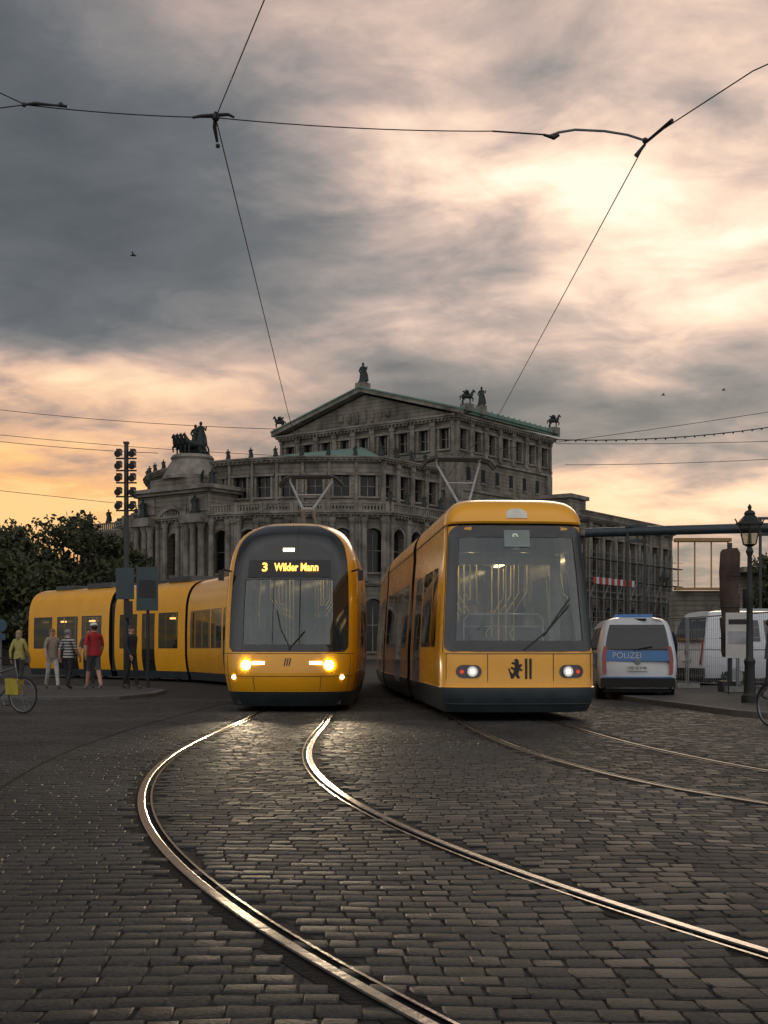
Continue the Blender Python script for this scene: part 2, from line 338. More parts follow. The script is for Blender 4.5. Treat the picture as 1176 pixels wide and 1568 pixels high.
# pavements
PAV=mat('pavement_slabs',(.07,.066,.062),.85,var=.3,scale=2,bump=.5,bscale=12,spec=.2); KERB=mat('kerb_granite',(.11,.105,.10),.8,var=.3,scale=6,bump=.3,spec=.3)
def pavement(name,poly,h=.12,kw=.15):
    mb=MB(); n=len(poly); P=[np.array(p,float) for p in poly]
    inn=[]
    for i in range(n):
        a=P[i-1];b=P[i];d=P[(i+1)%n]; t1=(b-a)/np.linalg.norm(b-a); t2=(d-b)/np.linalg.norm(d-b)
        nn=np.array([-(t1+t2)[1],(t1+t2)[0]]); nn/=np.linalg.norm(nn); inn.append(b+nn*kw)
    vs=[(*p,0) for p in P]+[(*p,h) for p in P]+[(*p,h) for p in inn]
    fs=[];ms=[]
    for i in range(n):
        j=(i+1)%n; fs+= [(i,j,n+j,n+i),(n+i,n+j,2*n+j,2*n+i)]; ms+=[1,1]
    fs.append(tuple(2*n+i for i in range(n))); ms.append(0); mb.add(vs,fs,ms); mb.obj(name,[PAV,KERB],smooth=False,bevel=.015)
pavement('pavement',[(5.5,36),(5.7,30),(6.3,23.5),(7.6,19.5),(11,17.5),(60,17),(60,60),(6.5,60)])
pavement('pavement',[(-40,30.6),(-12,30.5),(-7.6,30.6),(-6.3,31.2),(-5.9,33.4),(-6.0,36),(-7,38.2),(-12,41),(-40,47)],h=.10)

# ------------------------------------------------------------------ trams
class Tram:
    def __init__(s,name,W,Y0,D,n,path,zr,sill,head_len):
        s.root=empty(name); s.w=hermite(W); s.y0=hermite(Y0); s.D=D; s.n=n; s.path=[Vector((*p,0)) for p in path]; s.zr=zr; s.sill=sill; s.L=head_len
        d=(s.path[1]-s.path[0]).normalized(); s.M=Matrix(((d.y,d.x,0,s.path[0].x),(-d.x,d.y,0,s.path[0].y),(0,0,1,0),(0,0,0,1)))
    def S(s,fr,z,off=0.):
        def P(f,zz):
            f=max(-.9999,min(.9999,f)); return Vector((s.w(zz)*f, s.y0(zz)+s.D*(1-(1-abs(f)**s.n)**(1/s.n)), zz))
        p=P(fr,z)
        if off:
            e=.004; f0=max(-.99,min(.99,fr)); du=P(f0+e,z)-P(f0-e,z); dz=P(f0,z+e)-P(f0,z-e); nn=du.cross(dz)
            nn.normalize()
            if nn.y>0 and abs(f0)<.9: nn=-nn
            p=p+nn*off
        return p
    def head(s,matfn,hole,wins,doors):
        mb=MB(); mb.M=s.M
        frs=[1,.9995,.996,.99,.98,.96,.93,.9,.86,.82,.75]+[hole[0]]+[.65,.5,.35,.2,.1]
        frs=sorted(set([round(a,4) for a in frs]+[0]+[-round(a,4) for a in frs]))
        ysb=s.y0(1.5)+s.D; L=s.L
        ys={ysb,L}
        for a,b in wins+doors:
            for k in (a-.05,a,b,b+.05): ys.add(round(k,3))
        for a,b in doors: ys.add(round((a+b)/2-.03,3)); ys.add(round((a+b)/2+.03,3))
        ys=sorted(y for y in ys if ysb<=y<=L)
        rows=s.zr; grid=[]
        for z in rows:
            y0=s.y0(z)+s.D; w=s.w(z); row=[]
            mp=lambda y: y0+(y-ysb)*(L-y0)/(L-ysb)
            for y in reversed(ys[1:]): row.append((-w,mp(y),z))
            for f in frs: row.append(tuple(s.S(f,z)))
            for y in ys[1:]: row.append((w,mp(y),z))
            grid.append(row)
        tags=[('s',y) for y in reversed(ys[1:])]+[('f',f) for f in frs]+[('s',y) for y in ys[1:]]
        nc=len(tags); vs=[p for r in grid for p in r]; fs=[];ms=[]
        for i in range(len(rows)-1):
            zc=(rows[i]+rows[i+1])/2
            for k in range(nc-1):
                a,b=tags[k],tags[k+1]
                if a[0]=='f' and b[0]=='f':
                    fm=(a[1]+b[1])/2
                    if abs(fm)<hole[0] and hole[1]<zc<hole[2]: continue
                    m=matfn('f',abs(fm),zc)
                else:
                    ya=a[1] if a[0]=='s' else ysb; yb=b[1] if b[0]=='s' else ysb
                    m=s.sidemat((ya+yb)/2,zc,wins,doors,matfn)
                fs.append((i*nc+k,i*nc+k+1,(i+1)*nc+k+1,(i+1)*nc+k)); ms.append(m)
        o=(len(rows)-1)*nc
        for k in range(nc//2):
            fs.append((o+k,o+k+1,o+nc-2-k,o+nc-1-k)) ; ms.append(0)
        mb.add(vs,fs,ms); mb.obj('cab_body',s.mats,s.root,ang=28)
    def sidemat(s,y,z,wins,doors,matfn):
        for a,b in doors:
            if a-.05<y<b+.05 and s.sill[2]<z<s.sill[1]+.06:
                c=(a+b)/2
                if a<y<b and abs(y-c)>.03 and s.sill[0]-.6<z<s.sill[1]: return 2
                return 1
        for a,b in wins:
            if a-.05<y<b+.05 and s.sill[0]-.06<z<s.sill[1]+.06:
                if a<y<b and s.sill[0]<z<s.sill[1]: return 2
                return 1
        return matfn('s',y,z)
    def patch(s,name,zs,half,m,off,inner=None,zin=None,c=0.,nc=12):
        mb=MB(); mb.M=s.M
        cols=[i/nc*2-1 for i in range(nc+1)]; vs=[]
        for z in zs:
            h=half(z)
            if inner is None: fr=[c+h*k for k in cols]
            else: fr=[-h,-(h+inner)/2,-inner]+[inner*k for k in (-.66,-.33,0,.33,.66)]+[inner,(h+inner)/2,h]
            for f in fr: vs.append(s.S(f,z,off))
        n=len(fr); fs=[]
        for i in range(len(zs)-1):
            zc=(zs[i]+zs[i+1])/2
            for k in range(n-1):
                if inner is not None and zin[0]<zc<zin[1] and 2<=k<=n-4: continue
                fs.append((i*n+k,i*n+k+1,(i+1)*n+k+1,(i+1)*n+k))
        mb.add(vs,fs,0); return mb.obj(name,[m],s.root,ang=60)
    def section(s,i,A,B,wins,doors,matfn,gap=.3):
        d=(B-A).normalized(); L=(B-A).length
        M=Matrix(((d.y,d.x,0,A.x),(-d.x,d.y,0,A.y),(0,0,1,0),(0,0,0,1)))
        mb=MB(); mb.M=M; y0,y1=gap,L-gap
        ys={y0,y1}
        for a,b in wins+doors:
            for k in (a-.05,a,b,b+.05): ys.add(round(k,3))
        for a,b in doors: ys.add(round((a+b)/2-.03,3)); ys.add(round((a+b)/2+.03,3))
        ys=sorted(y for y in ys if y0<=y<=y1); rows=s.zr
        for sd in (-1,1):
            vs=[(sd*s.w(z),y,z) for z in rows for y in ys]; n=len(ys); fs=[];ms=[]
            for r in range(len(rows)-1):
                for k in range(n-1):
                    f=(r*n+k,r*n+k+1,(r+1)*n+k+1,(r+1)*n+k); fs.append(f if sd>0 else f[::-1]); ms.append(s.sidemat((ys[k]+ys[k+1])/2,(rows[r]+rows[r+1])/2,wins,doors,matfn))
            mb.add(vs,fs,ms)
        wt=s.w(rows[-1]); zt=rows[-1]; mb.quad((-wt,y0,zt),(wt,y0,zt),(wt,y1,zt),(-wt,y1,zt),0)
        for yy in (y0,y1):
            vs=[(-s.w(z),yy,z) for z in rows]+[(s.w(z),yy,z) for z in reversed(rows)]; mb.add(vs,[tuple(range(len(vs)))],1)
        mb.obj('carriage_%d'%i,s.mats,s.root,ang=28)
        it=MB(); it.M=M
        it.box((0,L/2,.36),(2.3,L-2*gap-.1,.1),0); it.box((0,L/2,3.0),(2.2,L-2*gap-.1,.06),0)
        for sx in (-.5,.5):
            y=gap+.8
            while y<L-gap-.8: it.box((sx,y,2.95),(.09,.7,.03),1); y+=1.5
        y=gap+1.0
        while y<L-gap-.6:
            it.box((0,y,2.44),(.10,.34,.07),4); it.tube([(0,y,2.45),(0,y,2.97)],.015,3,6); y+=2.3  # added glowing boxes, hung low to stand in for orange reflections in the windows
        y=gap+.7
        while y<L-gap-.6:
            if not any(a-.2<y<b+.2 for a,b in doors):
                for sx in (-.72,.72):
                    it.box((sx,y,.85),(.8,.42,.1),2); it.box((sx,y+.22,1.25),(.8,.08,.75),2)
            it.tube([(-.35,y,.4),(-.35,y,2.9)],.018,3,6)
            y+=.85
        it.obj('interior_%d'%i,[INT,CEIL,SEAT,RAILY,mat('added_glow_box',(1,.8,.5),.4,emit=(1,.48,.14),es=6)],s.root,smooth=False)
        be=MB(); be.M=M
        for kk in range(8):
            yy=-gap+kk*gap/4; sc_,sc2=(.9,.96) if kk%2 else (.96,.9); yy2=yy+gap/4
            prof=[(x,z) for x,z in [(-1.2,.35),(-1.2,3.0),(-.95,3.3),(.95,3.3),(1.2,3.0),(1.2,.35)]]
            vs=[(x*sc_,yy,z) for x,z in prof]+[(x*sc2,yy2,z) for x,z in prof]
            be.add(vs,[(k,(k+1)%6,6+(k+1)%6,6+k) for k in range(6)],0)
        be.obj('bellows_%d'%i,[BLKM],s.root,smooth=False)
        un=MB(); un.M=M; un.box((0,L/2,.27),(1.9,L-1.2,.26),0)
        for yy in (L*.3,L*.3+1.6):
            for sx in (-.72,.72): un.tube([(sx-.06,yy,.3),(sx+.06,yy,.3)],.29,1,20)
        ro=s.zr[-1]
        un.box((0,L*.3,ro+.06),(1.3,1.8,.22),2); un.box((0,L*.7,ro+.05),(1.2,1.4,.18),2)
        un.obj('running_gear_%d'%i,[BLKM,DSTEEL,GRY],s.root,smooth=False,bevel=.02)
def pantograph(T,y,ztop,zroof,w=1.5,pm=None):
    mb=MB(); mb.M=T.M
    mb.box((0,y,zroof+.07),(1.0,1.2,.1),0)
    for sx in (-.12,.12): mb.tube([(sx*1.2,y+.5,zroof+.12),(sx,y-.7,zroof+.65)],.04,0,8)
    kx=zroof+.65
    for sx in (-1,1):
        mb.tube([(sx*.12,y-.7,kx),(sx*.50,y+.35,ztop-.12)],.028,0,8)
        mb.tube([(sx*.50,y+.35,ztop-.12),(sx*.5,y+.35,ztop)],.024,0,8)
    mb.tube([(-.12,y-.7,kx),(.12,y-.7,kx)],.035,0)
    mb.tube([(-.3,y-.15,(kx+ztop)/2-.05),(.3,y-.15,(kx+ztop)/2-.05)],.018,0)
    for dy in (-.16,.16):
        mb.tube([(-w/2,y+.35+dy,ztop-.22),(-w/2+.16,y+.35+dy,ztop-.05),(-w/2+.32,y+.35+dy,ztop),(w/2-.32,y+.35+dy,ztop),(w/2-.16,y+.35+dy,ztop-.05),(w/2,y+.35+dy,ztop-.22)],.034,1,8)
    for sx in (-.5,.5): mb.tube([(sx,y+.17,ztop-.02),(sx,y+.53,ztop-.02)],.02,0)
    mb.obj('pantograph',[pm or PANTO,PANTD],T.root)
def text(T,body,x,z,size,m,off=.02,name='display_text',align='CENTER',sx=1.):
    cu=bpy.data.curves.new(name,'FONT'); cu.body=body; cu.size=size; cu.align_x=align; cu.align_y='CENTER'; cu.extrude=.002; cu.offset=.006
    o=bpy.data.objects.new(name,cu); sc.collection.objects.link(o); cu.materials.append(m)
    p=T.S(x/T.w(z),z,off); a=T.S(0,z+.1); b=T.S(0,z-.1); th=math.atan2(a.y-b.y,.2)
    o.matrix_world=T.M@Matrix.Translation(p)@Matrix.Rotation(math.pi/2-th,4,'X')@Matrix.Scale(sx,4,(1,0,0)); o.parent=T.root
    return o

# ---- tram A (rounded, line 3) ----
zrA=[.12,.25,.40,.55,.70,.85,1.0,1.16,1.25,1.30,1.5,1.8,2.1,2.4,2.55,2.6,2.75,2.9,3.05,3.15,3.27,3.39,3.49,3.57,3.64,3.70,3.75,3.79,3.82]
A=Tram('tram',[(.12,1.16),(.4,1.23),(.7,1.29),(1.1,1.32),(1.8,1.32),(2.5,1.30),(2.9,1.27),(3.15,1.22),(3.4,1.12),(3.58,.98),(3.7,.80),(3.78,.58),(3.82,.35)],
  [(.12,.30),(.4,.08),(.7,0),(1.0,.03),(1.16,.08),(1.8,.26),(2.5,.48),(2.9,.64),(3.15,.77),(3.45,1.0),(3.62,1.3),(3.76,1.8),(3.82,2.4)],1.15,2.9,
  [(-1.84,24.7),(-1.74,32.2),(-2.7,40.2),(-6.1,48.6),(-10.0,53.6),(-14.9,58.5)],zrA,(1.30,2.55,.40),7.2)
A.mats=[YEL,BLK,GLD,GRY]
def mfA(k,u,z):
    if z<.40: return 3
    if k=='f' and u<.80 and 1.2<z<3.3: return 1
    return 0
A.head(mfA,(.65,1.30,2.55),[(3.0,4.5)],[(5.0,6.4)])
def halfA(z):
    h=.865; zt,r=3.68,.46; dz=z-(zt-r)
    red=0
    if dz>0: red=r-math.sqrt(max(0,r*r-dz*dz))
    zb,r2=1.17,.12; d2=(zb+r2)-z
    if d2>0: red=max(red,r2-math.sqrt(max(0,r2*r2-d2*d2)))
    return h-(red*.95)/1.2
zsF=[1.17,1.18,1.20,1.24,1.30]+frange(1.45,2.4,6)+[2.55]+frange(2.62,3.15,6)+frange(3.2,3.64,14)+[3.67,3.68]
A.patch('windscreen_frame',zsF,halfA,BLK,.012,inner=.65,zin=(1.30,2.55))
A.patch('windscreen',[1.30,1.6,1.9,2.2,2.4,2.55],lambda z:.65,GLSA,.0)
A.patch('display_window',frange(2.60,2.94,4),lambda z:.62,mat('display_black',(.006,.006,.006),.25),.018)
text(A,'3',-.47,2.78,.25,LED,.035); text(A,'Wilder Mann',.14,2.78,.235,LED,.035,sx=.68)
mb=MB(); mb.M=A.M
p=A.S(-.02,3.14,.02); mb.box(p,(.22,.03,.06),2,rx=-.7)
for sx in (-1,1):
    p=A.S(sx*.60,.91,.004); mb.disc(p,.085,(sx*.15,-1,0),.02,1,24)
    p=A.S(sx*.415,.95,.006); mb.box(p,(.24,.012,.06),2,rz=sx*.06)
    p=A.S(sx*.80,.68,.004); mb.disc(p,.045,(sx*.5,-1,0),.02,2,16)
mb.obj('lamps',[LENS,WHL,WHS],A.root)
mb=MB(); mb.M=A.M
for z in (.70,1.13):
    mb.tube([A.S(f,z,.001) for f in [i/20 for i in range(-19,20)]],.006,0,6)
for sx in (-1,1):
    mb.tube([A.S(sx*.5,z,.001) for z in frange(.42,.7,4)],.005,0,6)
    mb.tube([A.S(sx*.9,z,.001) for z in frange(.42,1.1,6)],.005,0,6)
for k,f in enumerate((-.03,.005,.04)): mb.tube([A.S(f-.008,.90,.004),A.S(f+.014,1.04,.004)],.011,0,6)
mb.tube([A.S(.05,1.20,.02),A.S(-.1,1.6,.03),A.S(-.16,1.95,.02)],.012,0,6)
mb.tube([A.S(.02,1.20,.02),A.S(.25,1.55,.03)],.012,0,6)
mb.tube([A.S(.17,z,.014) for z in frange(1.3,2.55,6)],.012,0,6)
mb.tube([A.S(-.22,z,.014) for z in frange(1.3,2.55,6)],.006,0,6)
mb.box((0,1.6,.30),(2.0,2.2,.3),0); mb.box((0,4.4,.27),(1.9,4.2,.26),0)
for sx in (-1,1):
    mb.tube([A.S(sx*.93,2.75,.0),A.S(sx*.93,2.75,.0)+Vector((sx*.14,-.12,.03))],.02,0,6); mb.box(A.S(sx*.93,2.68,.0)+Vector((sx*.17,-.14,-.02)),(.10,.12,.2),0)
mb.obj('trim',[BLKM],A.root)
# ---- tram B (line 9) ----
zrB=[.16,.3,.45,.575,.59,.75,.9,1.05,1.16,1.25,1.35,1.6,1.9,2.2,2.5,2.65,2.8,2.95,3.1,3.2,3.30,3.335,3.37,3.45,3.53,3.61,3.68,3.74,3.79,3.83,3.85]
B=Tram('tram',[(.16,1.22),(.4,1.31),(.57,1.33),(.6,1.31),(1.1,1.31),(1.3,1.30),(2.5,1.225),(3.3,1.175),(3.37,1.175),(3.5,1.15),(3.65,1.07),(3.76,.95),(3.82,.78),(3.85,.6)],
  [(.16,.12),(.4,0),(.57,0),(.6,.05),(1.1,.06),(1.3,.09),(2.5,.30),(3.3,.48),(3.335,.44),(3.37,.42),(3.5,.48),(3.65,.62),(3.76,.85),(3.82,1.25),(3.85,1.8)],.62,3.6,
  [(2.27,21.6),(1.84,28.4),(1.30,36.4),(1.05,44.2),(1.8,52),(4.5,59)],zrB,(1.35,2.65,.45),6.4)
B.mats=[YEL,BLK,GLD,GRY]
def mfB(k,u,z):
    if z<.58: return 3
    if 3.31<z<3.34: return 1
    if k=='f' and u<.93 and 1.25<z<3.22: return 1
    return 0
B.head(mfB,(.82,1.35,3.10),[(1.35,2.1),(2.3,4.0)],[(4.3,5.7)])
def halfB(z):
    h=.955; zt,r=3.30,.18; dz=z-(zt-r); red=0
    if dz>0: red=r-math.sqrt(max(0,r*r-dz*dz))
    zb,r2=1.17,.12; d2=(zb+r2)-z
    if d2>0: red=max(red,r2-math.sqrt(max(0,r2*r2-d2*d2)))
    return h-red/1.25
B.patch('windscreen_frame',[1.17,1.18,1.20,1.24,1.29,1.35]+frange(1.5,2.95,9)+[3.10,3.15,3.2,3.24,3.27,3.29,3.30],halfB,BLK,.014,inner=.82,zin=(1.35,3.10))
B.patch('windscreen',[1.35,1.6,1.9,2.2,2.5,2.8,3.10],lambda z:.82,GLSB,.0)
B.patch('destination_sign',frange(2.93,3.22,3),lambda z:.185,SCR,.022,c=.0,nc=6)
text(B,'9',-.03,3.075,.21,LEDW,.035)
lensdark=mat('lamp_housing',(.03,.03,.03),.1,coat=.5)
for sx in (-1,1):
    def hl(z,cz=.84,r=.11):
        return (.10+math.sqrt(max(0,r*r-(z-cz)**2)))/1.31
    B.patch('headlight_housing',[.73,.735,.75,.78,.81,.84,.87,.90,.93,.945,.95],hl,lensdark,.008,c=sx*.655,nc=8)
B.patch('roof_lamp',[3.42,3.44,3.48,3.52,3.56,3.58,3.59],lambda z:(.17 if z<3.5 else math.sqrt(max(.0004,.17**2-((z-3.5)*1.8)**2)))/1.1,mat('roof_lamp_lens',(.4,.4,.36),.2,emit=(1,.9,.7),es=.12),.008,nc=8)
mb=MB(); mb.M=B.M
for sx in (-1,1):
    p=B.S(sx*.655-sx*.045,.84,.012)
    mb.disc(p,.088,(sx*.2,-1,0),.015,1,24); mb.torus(p+Vector((0,-.012,0)),.092,.008,(sx*.2,-1,0),2); mb.disc(p+Vector((0,-.014,0)),.04,(sx*.2,-1,0),.006,3,16)
    p=B.S(sx*(.655+.085),.835,.010); mb.disc(p,.034,(sx*.3,-1,0),.015,0,20)
mb.obj('lamps',[RED,LENS,STEEL,WHS],B.root)
mb=MB(); mb.M=B.M
mb.tube([B.S(f,1.135,.001) for f in [i/20 for i in range(-19,20)]],.006,0,6)
for sx in (-1,1):
    mb.tube([B.S(sx*.42,z,.001) for z in frange(.6,1.13,4)],.006,0,6); mb.tube([B.S(sx*.93,z,.001) for z in frange(.6,1.13,6)],.006,0,6)
    mb.tube([B.S(sx*.97,z,.002) for z in frange(1.15,3.3,12)],.006,0,6)
mb.tube([B.S(f,.30,.004) for f in [i/20 for i in range(-19,20)]],.012,0,6)
for f in (.07,.125): 
    a=B.S(f,.72,.004); b=B.S(f,1.05,.004); mb.box((a+b)/2,(.038,.012,.34),0)
lion=[(-.16,.72),(-.12,.72),(-.10,.78),(-.05,.72),(-.01,.73),(-.04,.80),(-.02,.86),(.02,.84),(.03,.87),(-.01,.90),(.03,.95),(.0,.97),(-.03,.95),(-.03,1.02),(-.07,1.06),(-.11,1.03),(-.09,.99),(-.14,1.0),(-.16,.97),(-.10,.95),(-.10,.90),(-.16,.92),(-.17,.89),(-.11,.86),(-.13,.80),(-.17,.84),(-.19,.90),(-.21,.88),(-.18,.79)]
vs=[B.S(x/1.31,z,.006) for x,z in lion]; mb.add(vs,[tuple(range(len(vs)))],0)
mb.tube([B.S(.04,1.19,.03),B.S(.36,1.52,.05),B.S(.66,1.93,.03)],.014,0,6); mb.tube([B.S(.30,1.42,.03),B.S(.52,1.80,.03),B.S(.68,2.04,.025)],.012,0,6)
mb.box((0,1.4,.32),(2.0,2.0,.3),0); mb.box((0,4.0,.27),(1.9,3.8,.26),0)
mb.obj('trim',[BLKM],B.root)
for T,dx,nm in ((A,.75,'a'),(B,-.75,'b')):
    it=MB(); it.M=T.M; L=T.L
    it.box((0,L/2+.7,.36),(2.2,L-1.6,.1),0); it.box((0,L/2+1.2,3.02),(2.1,L-2.6,.05),0)
    it.box((0,1.35,1.02),(2.0,.45,.40),4,top=(1,.5)); it.box((dx*.7,1.32,1.30),(.5,.18,.2),4,rx=-.4)
    for sx in (-.5,.5):
        y=2.9
        while y<L-.6: it.box((sx,y,2.96),(.10,.8,.03),1); y+=1.4
    y=2.9
    while y<L-.6:
        for sx in (-.72,.72):
            it.box((sx,y,.85),(.8,.42,.1),2); it.box((sx,y+.22,1.25),(.8,.08,.75),2)
        for sx in (-.35,.35): it.tube([(sx,y,.4),(sx,y,2.95)],.015,3,6)
        it.tube([(-.35,y,1.9),(-.6,y,2.3),(-.6,y,2.9)],.012,3,6); it.tube([(.35,y,1.9),(.6,y,2.3),(.6,y,2.9)],.012,3,6)
        y+=.95
    if nm=='b':
        it.tube([(-.72,1.9,1.1),(-.72,1.9,1.74),(-.62,1.9,1.84),(.62,1.9,1.84),(.72,1.9,1.74),(.72,1.9,1.1)],.016,5,8)
        it.tube([(-.7,1.9,1.62),(.7,1.9,1.62)],.009,5,6)
        for s2 in (-.22,.22): it.tube([(s2,1.9,1.2),(s2-.1,1.9,1.5),(s2-.02,1.9,1.62)],.011,5,6)
    it.box((-1.05,2.5,1.7),(.2,.05,2.5),0); it.box((1.05,2.5,1.7),(.2,.05,2.5),0); it.box((0,2.5,2.88),(2.1,.05,.22),0)
    it.box((dx*.75,2.25,.95),(.48,.48,.12),2); it.box((dx*.75,2.46,1.3),(.46,.1,.7),2)
    it.obj('cab_interior',[INT,CEIL,SEAT,RAILY,BLKM,RAILW],T.root,smooth=False)
for T,mf in ((A,mfA),(B,mfB)):
    for i in range(1,len(T.path)-1):
        L=(T.path[i+1]-T.path[i]).length
        if L<8: wins,doors=[(.9,2.3),(L-2.2,L-.8)],[(2.7,L-2.7 if L-5.4<1.9 else 4.4)]
        else: wins,doors=[(.8,2.1),(4.0,5.3),(5.5,L-.8)],[(2.4,3.7)]
        if doors[0][1]-doors[0][0]<.7: doors=[]; wins=[(.9,2.6),(2.8,L-2.4),(L-2.2,L-.8)]
        T.section(i,T.path[i],T.path[i+1],wins,doors,mf)
pantograph(A,6.3,5.35,3.82,1.55); pantograph(B,8.4,5.62,3.85,1.75)
for sx in (-1,1):
    l=bpy.data.lights.new('headlight_beam','SPOT'); l.energy=800; l.spot_size=math.radians(34); l.spot_blend=1.; l.shadow_soft_size=.09; l.color=(1,.78,.50)
    o=bpy.data.objects.new('headlight_beam',l); sc.collection.objects.link(o); o.parent=A.root
    p=A.M@A.S(sx*.60,.91,.08); o.location=p; o.rotation_euler=(Vector((sx*.02+.10,-1,-.03))*-1).to_track_quat('Z','Y').to_euler()

# ------------------------------------------------------------------ people
SKIN=mat('skin',(.42,.24,.16),.5,var=.08); LIPS=mat('lips',(.3,.1,.08),.5)
def person(name,pos,heading,h=1.72,shirt=(.3,.3,.3),pants=(.1,.1,.12),hair=(.05,.03,.02),stride=.18,arm=.15,shorts=False,sleeve=False,hat=None,bag=None,stripes=False,z0=0.,parent=None,female=False):
    k=h/1.72; sw=.150 if female else .18
    J={}
    def add(n,p,r): J[n]=(Vector(p)*k,r*k)
    add('pel',(0,0,.95),.125); add('sp',(0,-.01,1.13),.110 if female else .122); add('ch',(0,-.005,1.33),.135); add('nk',(0,0,1.475),.055); add('hd',(0,-.015,1.58),.082); add('tp',(0,-.01,1.66),.075)
    for s,c in ((-1,'L'),(1,'R')):
        ph=s
        add('sh'+c,(s*sw,0,1.41),.062); add('el'+c,(s*(sw+.07),ph*arm*.5+.02,1.14),.050); add('wr'+c,(s*(sw+.07),ph*arm-.06,.91),.032); add('ha'+c,(s*(sw+.06),ph*arm-.085,.83),.03)
        add('hp'+c,(s*.09,0,.88),.095); add('kn'+c,(s*.095,-ph*stride*.45-.03,.49),.068); add('an'+c,(s*.1,-ph*stride+(.04 if ph<0 else 0),.09+(.03 if ph<0 else 0)),.05); add('to'+c,(s*.11,-ph*stride-.15,.035),.036)
    names=list(J); idx={n:i for i,n in enumerate(names)}
    bones=[('pel','sp','t'),('sp','ch','t'),('ch','nk','n'),('nk','hd','h'),('hd','tp','h')]
    for c in 'LR': bones+=[('ch','sh'+c,'t'),('sh'+c,'el'+c,'ua'),('el'+c,'wr'+c,'fa'),('wr'+c,'ha'+c,'hn'),('pel','hp'+c,'l'),('hp'+c,'kn'+c,'l'),('kn'+c,'an'+c,'ll'),('an'+c,'to'+c,'f')]
    me=bpy.data.meshes.new(name+'_sk'); me.from_pydata([J[n][0] for n in names],[(idx[a],idx[b]) for a,b,_ in bones],[])
    o=bpy.data.objects.new(name+'_sk',me); sc.collection.objects.link(o)
    md=o.modifiers.new('s','SKIN'); md.use_smooth_shade=True
    for i,n in enumerate(names):
        r=J[n][1]; big=n in('pel','sp','ch')
        me.skin_vertices[0].data[i].radius=(r*1.12,r*.75) if big else (r,r); me.skin_vertices[0].data[i].use_root=(n=='pel')
    sb=o.modifiers.new('u','SUBSURF'); sb.levels=2; sb.render_levels=2
    dg=bpy.context.evaluated_depsgraph_get(); nm=bpy.data.meshes.new_from_object(o.evaluated_get(dg)); bpy.data.objects.remove(o)
    cl=lambda n,c,r=.8:mat(n,c,r,var=.2,scale=9,bump=.5,bscale=14)
    sm=cl('shirt',shirt)
    if stripes:
        nt=sm.node_tree; P=nt.nodes['Principled BSDF']; tc=nt.nodes.new('ShaderNodeTexCoord'); wv=nt.nodes.new('ShaderNodeTexWave'); wv.bands_direction='Z'; wv.inputs['Scale'].default_value=4.; nt.links.new(tc.outputs['Object'],wv.inputs[0])
        r2=nt.nodes.new('ShaderNodeValToRGB'); r2.color_ramp.interpolation='CONSTANT'; r2.color_ramp.elements[1].position=.5; r2.color_ramp.elements[0].color=(.03,.03,.04,1); r2.color_ramp.elements[1].color=(.42,.42,.40,1); nt.links.new(wv.outputs[0],r2.inputs[0]); nt.links.new(r2.outputs[0],P.inputs['Base Color'])
    mats=[SKIN,sm,cl('trousers',pants),cl('shoes',(.05,.05,.05) if not shorts else (.3,.3,.3),.6),mat('hair',hair,.7,var=.3,scale=30)]
    ids=[]
    for p in nm.polygons:
        c=p.center; best=9;lb='t'
        for a,b,l in bones:
            A_,B_=J[a][0],J[b][0]; ab=B_-A_; t=max(0,min(1,(c-A_).dot(ab)/ab.length_squared)); d=(c-(A_+ab*t)).length/((J[a][1]*(1-t)+J[b][1]*t))
            if d<best: best=d;lb=l
        z=c.z/k
        if lb=='t': m=1 if z>.93 else 2
        elif lb=='ua': m=1
        elif lb=='l': m=(2 if z<.93 else 1)
        elif lb=='ll': m=(0 if shorts else 2)
        elif lb=='f': m=3
        elif lb=='fa': m=1 if sleeve else 0
        elif lb=='n': m=1 if z<1.43 else 0
        else: m=0
        if lb=='h' and (z>1.63 or (c.y/k>.015 and z>1.53)): m=4
        ids.append(m)
    nm.materials.clear()
    for m in mats: nm.materials.append(m)
    nm.polygons.foreach_set('material_index',ids); nm.update()
    nm.shade_smooth()
    b=bpy.data.objects.new('body',nm); sc.collection.objects.link(b)
    root=empty(name); root.location=(*pos,z0); root.rotation_euler=(0,0,heading)
    b.parent=root
    d=MB()
    d.tube([(0,-.085*k,1.60*k),(0,-.108*k,1.575*k),(0,-.092*k,1.555*k)],[.008*k,.014*k,.012*k],0,6)
    for s in (-1,1):
        d.ell((s*.083*k,0,1.58*k),(.012*k,.022*k,.032*k),0,8,6); d.ell((s*.032*k,-.083*k,1.60*k),(.012*k,.008*k,.007*k),2,8,6)
        hx,hr=J['ha'+('L' if s<0 else 'R')]
        for q in range(4):
            y=hx.y+(-.027+.018*q)*k; ln=(.07,.08,.075,.06)[q]*k
            d.tube([(hx.x,y,hx.z+.01),(hx.x-s*.004,y,hx.z-ln*.6),(hx.x-s*.014,y-.004,hx.z-ln)],[.0095*k,.0085*k,.006*k],0,6)
        d.tube([(hx.x,hx.y-.02*k,hx.z+.045*k),(hx.x-s*.012,hx.y-.045*k,hx.z+.015*k),(hx.x-s*.014,hx.y-.05*k,hx.z-.015*k)],[.012*k,.010*k,.007*k],0,6)
    d.box((0,-.086*k,1.535*k),(.04*k,.006*k,.007*k),3)
    d.ell((0,.012*k,1.635*k),(.09*k,.098*k,.085*k),1,14,9)
    if female: d.ell((0,.055*k,1.55*k),(.075*k,.05*k,.11*k),1,12,8)
    nseg=18; vs=[];fs=[]
